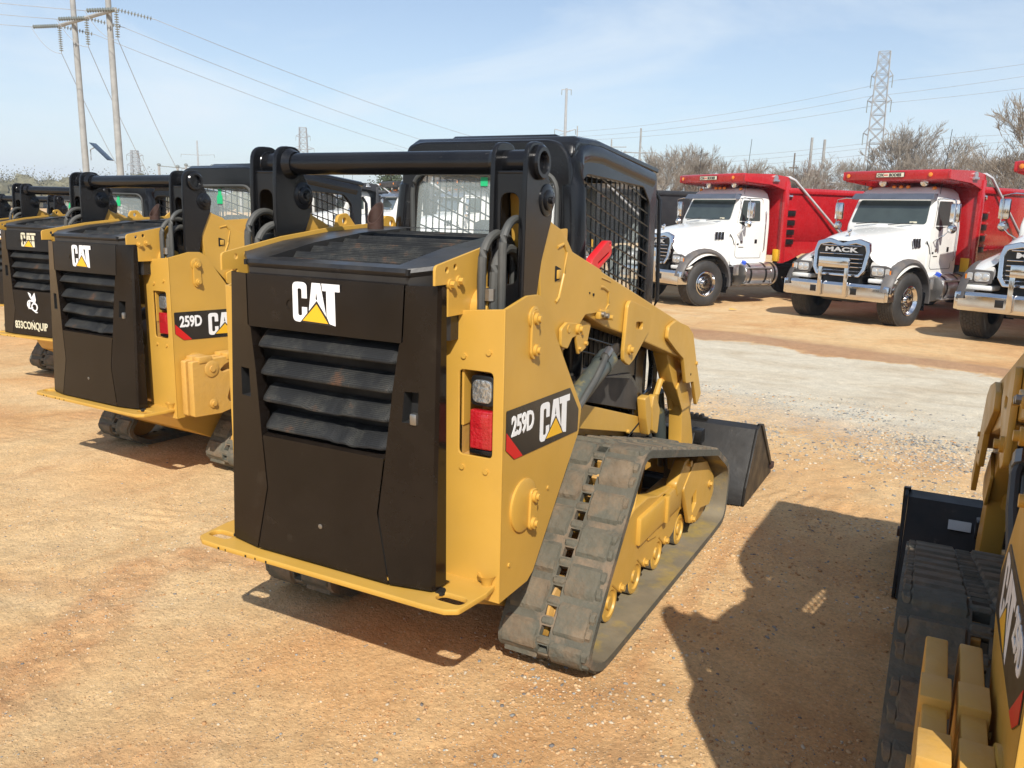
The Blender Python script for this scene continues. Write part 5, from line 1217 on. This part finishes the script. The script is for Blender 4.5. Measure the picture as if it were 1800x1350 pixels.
# undergrowth that closes the tree line, and far woods
def thicket(name, x0, x1, yf, h0, h1, n_, seed, m_, label, size=(.5, 1.6)):
    rg = random.Random(seed); mb = MB()
    for i in range(n_):
        x = rg.uniform(x0, x1); y = yf(x)+rg.uniform(-3, 6); z = -.36; L_ = rg.uniform(h0, h1); p = Vector((x, y, z)); d = Vector((rg.gauss(0, .25), rg.gauss(0, .2), 1)).normalized()
        mid = p+d*L_*.5+Vector((rg.gauss(0, .1), 0, 0)); q = p+d*L_+Vector((rg.gauss(0, .35), 0, 0)); mb.tube([p, mid, q], .03, m_, 3, rs=[.035, .022, .008])
        for j in range(3):
            a = p.lerp(q, rg.uniform(.3, .9)); b_ = a+Vector((rg.gauss(0, .5), rg.gauss(0, .3), rg.uniform(.3, 1.0))); mb.tube([a, b_], .012, m_, 3, rs=[.014, .006])
    o = mb.build(name, smooth=0, recalc=False); o['kind'] = 'stuff'; o['label'] = label; return o
thicket('undergrowth', -62, 18, lambda x: 86+.17*(x+50), 2.0, 4.6, 7000, 3, TWIGR, 'brown leafless undergrowth closing the tree line')
def far_wood(name, pts, m_, label, seed, rr=(2.5, 6)):
    rg = random.Random(seed); mb = MB()
    for (x, y, hgt, n_) in pts:
        for i in range(n_):
            cx_, cy_ = x+rg.gauss(0, 5), y+rg.gauss(0, 7); cz = rg.uniform(.1, .85)*hgt*(1-min(.6, abs(cx_-x)/22)); r_ = rg.uniform(*rr)*.34
            if i % 4 == 0:
                q = bmesh.new(); bmesh.ops.create_icosphere(q, subdivisions=2, radius=1); R_ = rg.uniform(1.6, 2.6)
                VV = [Vector((v.co.x*R_*1.4+cx_, v.co.y*R_+cy_, v.co.z*R_+cz*.72))+v.co*mnoise.noise(v.co*2.1+Vector((i, seed, 0)))*R_*.5 for v in q.verts]; FF = [[v.index for v in f.verts] for f in q.faces]; q.free(); mb.raw(VV, FF, m_)
            for j in range(40):
                v = Vector((rg.gauss(0, 1), rg.gauss(0, 1), rg.gauss(0, .8))); c_ = Vector((cx_, cy_, cz))+v*r_*.75; s = rg.uniform(.10, .22)
                a = Vector((rg.gauss(0, 1), rg.gauss(0, 1), rg.gauss(0, 1))).normalized(); b_ = a.orthogonal().normalized(); mb.raw([c_+a*s, c_+b_*s*.7, c_-a*s*.8, c_-b_*s*.7], [(0, 1, 2, 3)], m_)
    o = mb.build(name, smooth=0, recalc=False); o['kind'] = 'stuff'; o['label'] = label; return o
far_wood('far_wood', [(-205+i*4.2, 96+i*4.6, 8.6+1.2*math.sin(i*.9), 110) for i in range(9)], WOODS, 'hazy olive brown wood on the left horizon', 5)
far_wood('distant_tree_belt', [(-165+i*7.5, 150+i*4.0, 5.0+1.3*math.sin(i*1.7), 34) for i in range(18)], WOODS, 'thin distant belt of trees behind the truck row', 6)
# evergreen behind the trucks
ev = empty('evergreen_tree', (-34.2, 46.5, -.36), label='dark evergreen tree behind the dump trucks, seen over the near loader', category='tree')
m = MB(); m.tube([(0, 0, 0), (.1, 0, 2.4), (0, .1, 4.6)], .12, BARK, 8, rs=[.16, .11, .04]); m.build('trunk', ev)
m = MB(); rg = random.Random(2)
for i in range(90):
    c_ = Vector((rg.gauss(0, .95), rg.gauss(0, .95), rg.uniform(1.4, 4.7))); c_.x *= (5.6-c_.z)/4; c_.y *= (5.6-c_.z)/4
    for j in range(40):
        v = Vector((rg.gauss(0, 1), rg.gauss(0, 1), rg.gauss(0, .8)))*.24+c_; a = Vector((rg.gauss(0, 1), rg.gauss(0, 1), rg.gauss(0, 1))).normalized(); b_ = a.orthogonal(); s = .07
        m.raw([v+a*s, v+b_*s*.6, v-a*s, v-b_*s*.6], [(0, 1, 2, 3)], LEAF)
m.build('crown', ev, smooth=0, recalc=False)

# ------------------------------------------------------------------ power lines
def strut(mb, a, b_, r, m_=GALV, n_=4): mb.tube([a, b_], r, m_, n_)
def hpole():
    root = empty('twin_power_pole', label='tall concrete twin pole with one crossarm and long insulator strings, at the left', category='power pole')
    a, b_ = Vector((-39.0, 26.5, -.36)), Vector((-38.1, 27.8, -.36))
    A0 = Vector((-39.5, 26.85, 0)); B0 = Vector((-35.7, 26.05, 0))
    for p in (A0, B0):
        m = MB(); m.tube([(p.x, p.y, -.5), (p.x, p.y, 6), (p.x, p.y, 13.2)], .2, CONC, 14, rs=[.18, .155, .125]); m.build('pole', root)
    d = (B0-A0).normalized(); m = MB(); c0 = A0-d*1.3+Vector((0, 0, 10.62)); c1 = B0+d*1.2+Vector((0, 0, 10.62))
    q = d.cross(Vector((0, 0, 1)))
    strut(m, c0+q*.22, c1+q*.22, .09, CONC, 6); m.build('crossarm', root)
    ins = []
    along = Vector((.80, .60, 0)).normalized()
    for t in (0, .5, 1):
        p = c0.lerp(c1, t)+q*.22
        for dv, L_ in ((Vector((0, 0, -1)), 1.35), (Vector((-.93, -.35, -.03)).normalized(), 1.6), (Vector((.70, .70, -.18)).normalized(), 1.7)):
            s = MB(); nn = 11
            s.tube([p, p+dv*L_], .018, GALV, 5)
            for k in range(nn): s.lathe([(.02, -.02), (.105, .02), (.10, .035), (.02, .045)], p+dv*(.1+(L_-.15)*k/nn), dv, INS, 10)
            s.build('insulator_string', root); ins.append(p+dv*L_)
    return root, ins
hp, ins = hpole()
SX = Vector((.60, .32, -.66)).normalized(); SY = Vector((-.47, .88, 0)).normalized(); SZ = SX.cross(SY)
m = MB(); m.box((-.62, -.36, -.015), (.62, .36, .015), SOL, .004, M=Matrix(((SX.x, SY.x, SZ.x, 0), (SX.y, SY.y, SZ.y, 0), (SX.z, SY.z, SZ.z, 0), (0, 0, 0, 1))))
m.tube([(-.30, -.1, .25), (-.62, -.2, .10), (-.62, -.2, -.45)], .03, GALV, 6)
o = m.build('solar_panel'); o.location = (-38.75, 27.3, 4.3); o['label'] = 'small tilted solar panel mounted on the left concrete pole'; o['category'] = 'solar panel'
def lattice(name, loc, H, wb, wt, arms, label, r=.05, yaw=.4, group=None):
    root = empty(name, loc, (0, 0, yaw), label=label, category='pylon'); m = MB()
    n_ = 13; hs = [H*(1-(1-i/n_)**1.15) for i in range(n_+1)]
    def w(z):
        f = z/H; return wb+(wt*1.5-wb)*min(1, f/.35) if f < .35 else wt*1.5+(wt-wt*1.5)*(f-.35)/.65
    for i in range(n_):
        z0, z1 = hs[i], hs[i+1]; w0, w1 = w(z0)/2, w(z1)/2; cs = [(1, 1), (1, -1), (-1, -1), (-1, 1)]
        for k in range(4):
            a, b_ = cs[k], cs[(k+1) % 4]
            strut(m, (a[0]*w0, a[1]*w0, z0), (a[0]*w1, a[1]*w1, z1), r*1.3)
            strut(m, (a[0]*w0, a[1]*w0, z0), (b_[0]*w1, b_[1]*w1, z1), r*.7); strut(m, (b_[0]*w0, b_[1]*w0, z0), (a[0]*w1, a[1]*w1, z1), r*.7); strut(m, (a[0]*w1, a[1]*w1, z1), (b_[0]*w1, b_[1]*w1, z1), r*.7)
    m.build('lattice_mast', root)
    pts = []
    for z, L_ in arms:
        m = MB()
        for sg in (1, -1):
            ww = w(z)/2; tip = (sg*L_, 0, z+.3)
            strut(m, (sg*ww, ww, z), tip, r*.8); strut(m, (sg*ww, -ww, z), tip, r*.8); strut(m, (sg*ww*.9, 0, z+1.1), tip, r*.8); pts.append(Vector(tip))
        m.build('crossarm', root)
    for p in pts: m = MB(); m.tube([p, p+Vector((0, 0, -1.5))], .06, INS, 6); m.build('insulator', root)
    return root
lattice('lattice_pylon', (-9.75, 117.2, -.36), 22.7, 4.6, 1.35, [(8.2, 1.45), (12.6, 1.5), (16.6, 1.4), (19.6, 1.25)], 'tall steel lattice pylon above the middle dump truck', .06, .1)
lattice('lattice_pylon', (-199.4, 220.2, -.36), 27.6, 6, 2.2, [(20.5, 3.6), (24.5, 2.4)], 'small distant lattice pylon left of centre, over the near loader tube', .09, .6)
lattice('lattice_pylon', (-203.6, 157, -.36), 15.7, 4, 1.6, [(14.2, 2.2), (11.5, 2.2)], 'faint short lattice pylon between the twin pole and the second loader', .08, .6)
def pole(loc, H, r, label, arms=(), cat='power pole', name='power_pole', m_=CONC, yaw=.45, ins_=True):
    root = empty(name, loc, (0, 0, yaw), label=label, category=cat); m = MB(); m.tube([(0, 0, -.3), (0, 0, H)], r, m_, 8, rs=[r*1.2, r*.7]); m.build('pole', root)
    if arms:
        for z, L_, up in arms:
            m = MB()
            for sg in (1, -1):
                m.tube([(0, 0, z), (sg*L_, 0, z+up)], .07, m_, 5)
                if ins_: m.tube([(sg*L_, 0, z+up), (sg*L_*1.02, 0, z+up-.9)], .06, INS, 5)
            m.build('crossarm', root)
pole((-61.45, 133.8, -.36), 22.8, .28, 'tall steel pole with short bracket arms rising behind the near loader cab roof', [(15.6, 1.8, .45), (10.9, 1.8, .45), (22.6, .8, 0)], m_=GALV)
pole((-35.7, 101.2, -.36), 12.6, .16, 'slim pole with wide crossarm just right of the near loader cab', [(9.6, 2.1, .05)], ins_=False)
pole((-54.0, 137, -.36), 14.5, .16, 'short far pole with crossarm between two taller poles', [(13.2, 2.6, .05)], ins_=False)
pole((-71.8, 162, -.36), 19.5, .16, 'far thin pole next to the tall steel bracket pole', [(16.2, 2.4, .05)], ins_=False)
rt = empty('twin_power_pole', label='pale twin pole with a long crossarm left of the lattice pylon', category='power pole')
for x, y, H_ in ((-13.35, 91.6, 9.9), (-12.1, 91.8, 9.7)):
    m = MB(); m.tube([(x, y, -.5), (x, y, H_)], .15, CONC, 8, rs=[.2, .13]); m.build('pole', rt)
m = MB(); strut(m, (-15.6, 91.2, 5.6), (-8.6, 92.4, 5.2), .09, CONC, 5); m.build('crossarm', rt)
pole((-14.9, 91.3, -.36), 8.7, .11, 'thin dark pole beside the pale twin pole', [(7.2, .5, 0), (6.4, .5, 0)], m_=BARK, ins_=False)
pole((-193.2, 169.7, -.36), 19.2, .3, 'distant steel pole with two arms left of the near loader', [(15.2, 4.8, .2), (11.2, 4.8, .2)], m_=GALV)
for i, (x, y, H_, lb) in enumerate([(-153.3, 123.9, 9.6, 'substation post, leftmost of the low row on the left horizon'), (-150.9, 126.8, 9.4, 'substation post, second of the low row on the left horizon'),
                      (-149.8, 128.1, 9.8, 'substation post, third of the low row on the left horizon'), (-146.5, 132.4, 9.8, 'substation post, fourth of the low row on the left horizon'), (-143, 137, 9.8, 'substation post, rightmost of the low row on the left horizon')]):
    root = empty('substation_post', (x, y, -.36), (0, 0, .9), label=lb, category='post', group='substation posts on the left horizon')
    m = MB(); m.tube([(0, 0, 0), (0, 0, H_)], .28, CONC, 6); m.build('post', root); m = MB(); m.lathe([(.1, 0), (.4, .1), (.4, .4), (.1, .6)], (0, 0, H_), (0, 0, 1), INS, 8); m.tube([(0, 0, H_), (3.8, 0, H_-.2)], .09, INS, 5); m.build('insulator', root)
# wires
def wire(a, b_, sag, label, r=.016, grp=None):
    a, b_ = Vector(a), Vector(b_); n_ = 26; m = MB(); pts = []
    for i in range(n_+1): t = i/n_; p = a.lerp(b_, t); p.z -= 4*sag*t*(1-t); pts.append(p)
    m.tube(pts, r, WIRE, 5); o = m.build('power_line', smooth=80, recalc=False); o['label'] = label; o['category'] = 'wire'
    if grp: o['group'] = grp
GA = 'long wires running right from the twin pole'
ends = [(-14, 132, 9.0), (-18, 134, 11), (-22, 136, 13.5)]
FWD = [ins[2], ins[5], ins[8]]; BACK = [ins[1], ins[4], ins[7]]; DN = [ins[0], ins[3], ins[6]]
for p, e in zip(FWD, ((-60, 150, 8.5), (-56, 152, 9.5), (-50, 154, 11.5))): wire(p, e, 3.0, 'thin overhead wire sloping down to the right from the left twin pole', .015, GA)
for p in BACK: wire(p, p+Vector((-26, -22, 3.6)), .8, 'thin wire leaving the frame at the upper left from the twin pole', .014, 'wires leaving the twin pole to the left')
for p, q_, e in zip(DN, BACK, ((-150, 127.5, 9), (-147, 131, 9), (-143, 136, 9))):
    wire(q_, p, .35, 'short jumper wire hanging under the crossarm of the left twin pole', .014, 'jumper wires of the twin pole')
    wire(p, e, 9.5, 'drooping wire falling from the twin pole to the substation posts', .015, 'wires falling to the substation')
GB = 'long wires between the steel pole and the lattice pylon'
for z0, z1, z2, dx in ((15.2, 18.9, 25.5, 1.8), (14.3, 17.0, 24.0, -1.8), (13.8, 16.2, 22.5, 1.2), (10.5, 11.6, 16.2, 1.8), (9.6, 10.6, 15.0, -1.8), (9.2, 10.0, 14.2, .5)):
    wire((-61.4+dx, 133.8, z0), (-9.7+dx, 117.2, z1), .9, 'far horizontal wire from the steel pole to the lattice pylon', .022, GB)
    wire((-9.7+dx, 117.2, z1), (40+dx, 112, z2-.6), .9, 'far wire leaving the frame at right from the lattice pylon', .022, 'wires right of the lattice pylon')
for z0, dx in ((15.6, 1.8), (11, -1.8)):
    wire((-61.4+dx, 133.8, z0), (-150, 205, 17+dx), 3.5, 'far wire left of the steel pole behind the loader tube', .03, 'wires left of the steel pole')
for z0, z1 in ((9.2, 5.5), (8.9, 5.3), (5.2, 4.9)):
    wire((-35.7, 101.2, z0), (-8.6, 92.4, z1), .5, 'low wire in front of the bare tree line', .014, 'low wires before the tree line')
    wire((-8.6, 92.4, z1), (20, 88, z1+.6), .5, 'low wire before the trees at right', .014, 'low wires before the trees at right')
hz_m = bpy.data.materials.new('haze'); hz_m.use_nodes = True; t_ = hz_m.node_tree; t_.nodes.clear()
vo = t_.nodes.new('ShaderNodeVolumePrincipled'); vo.inputs['Color'].default_value = (.80, .88, 1, 1); vo.inputs['Density'].default_value = .0006; vo.inputs['Anisotropy'].default_value = 0
mo = t_.nodes.new('ShaderNodeOutputMaterial'); t_.links.new(vo.outputs[0], mo.inputs['Volume'])
m = MB(); m.box((-920, -70, -1.4), (720, 1480, 32), hz_m, 0); o = m.build('haze', smooth=0); o['kind'] = 'stuff'; o['label'] = 'thin pale haze over the distant poles and woods'
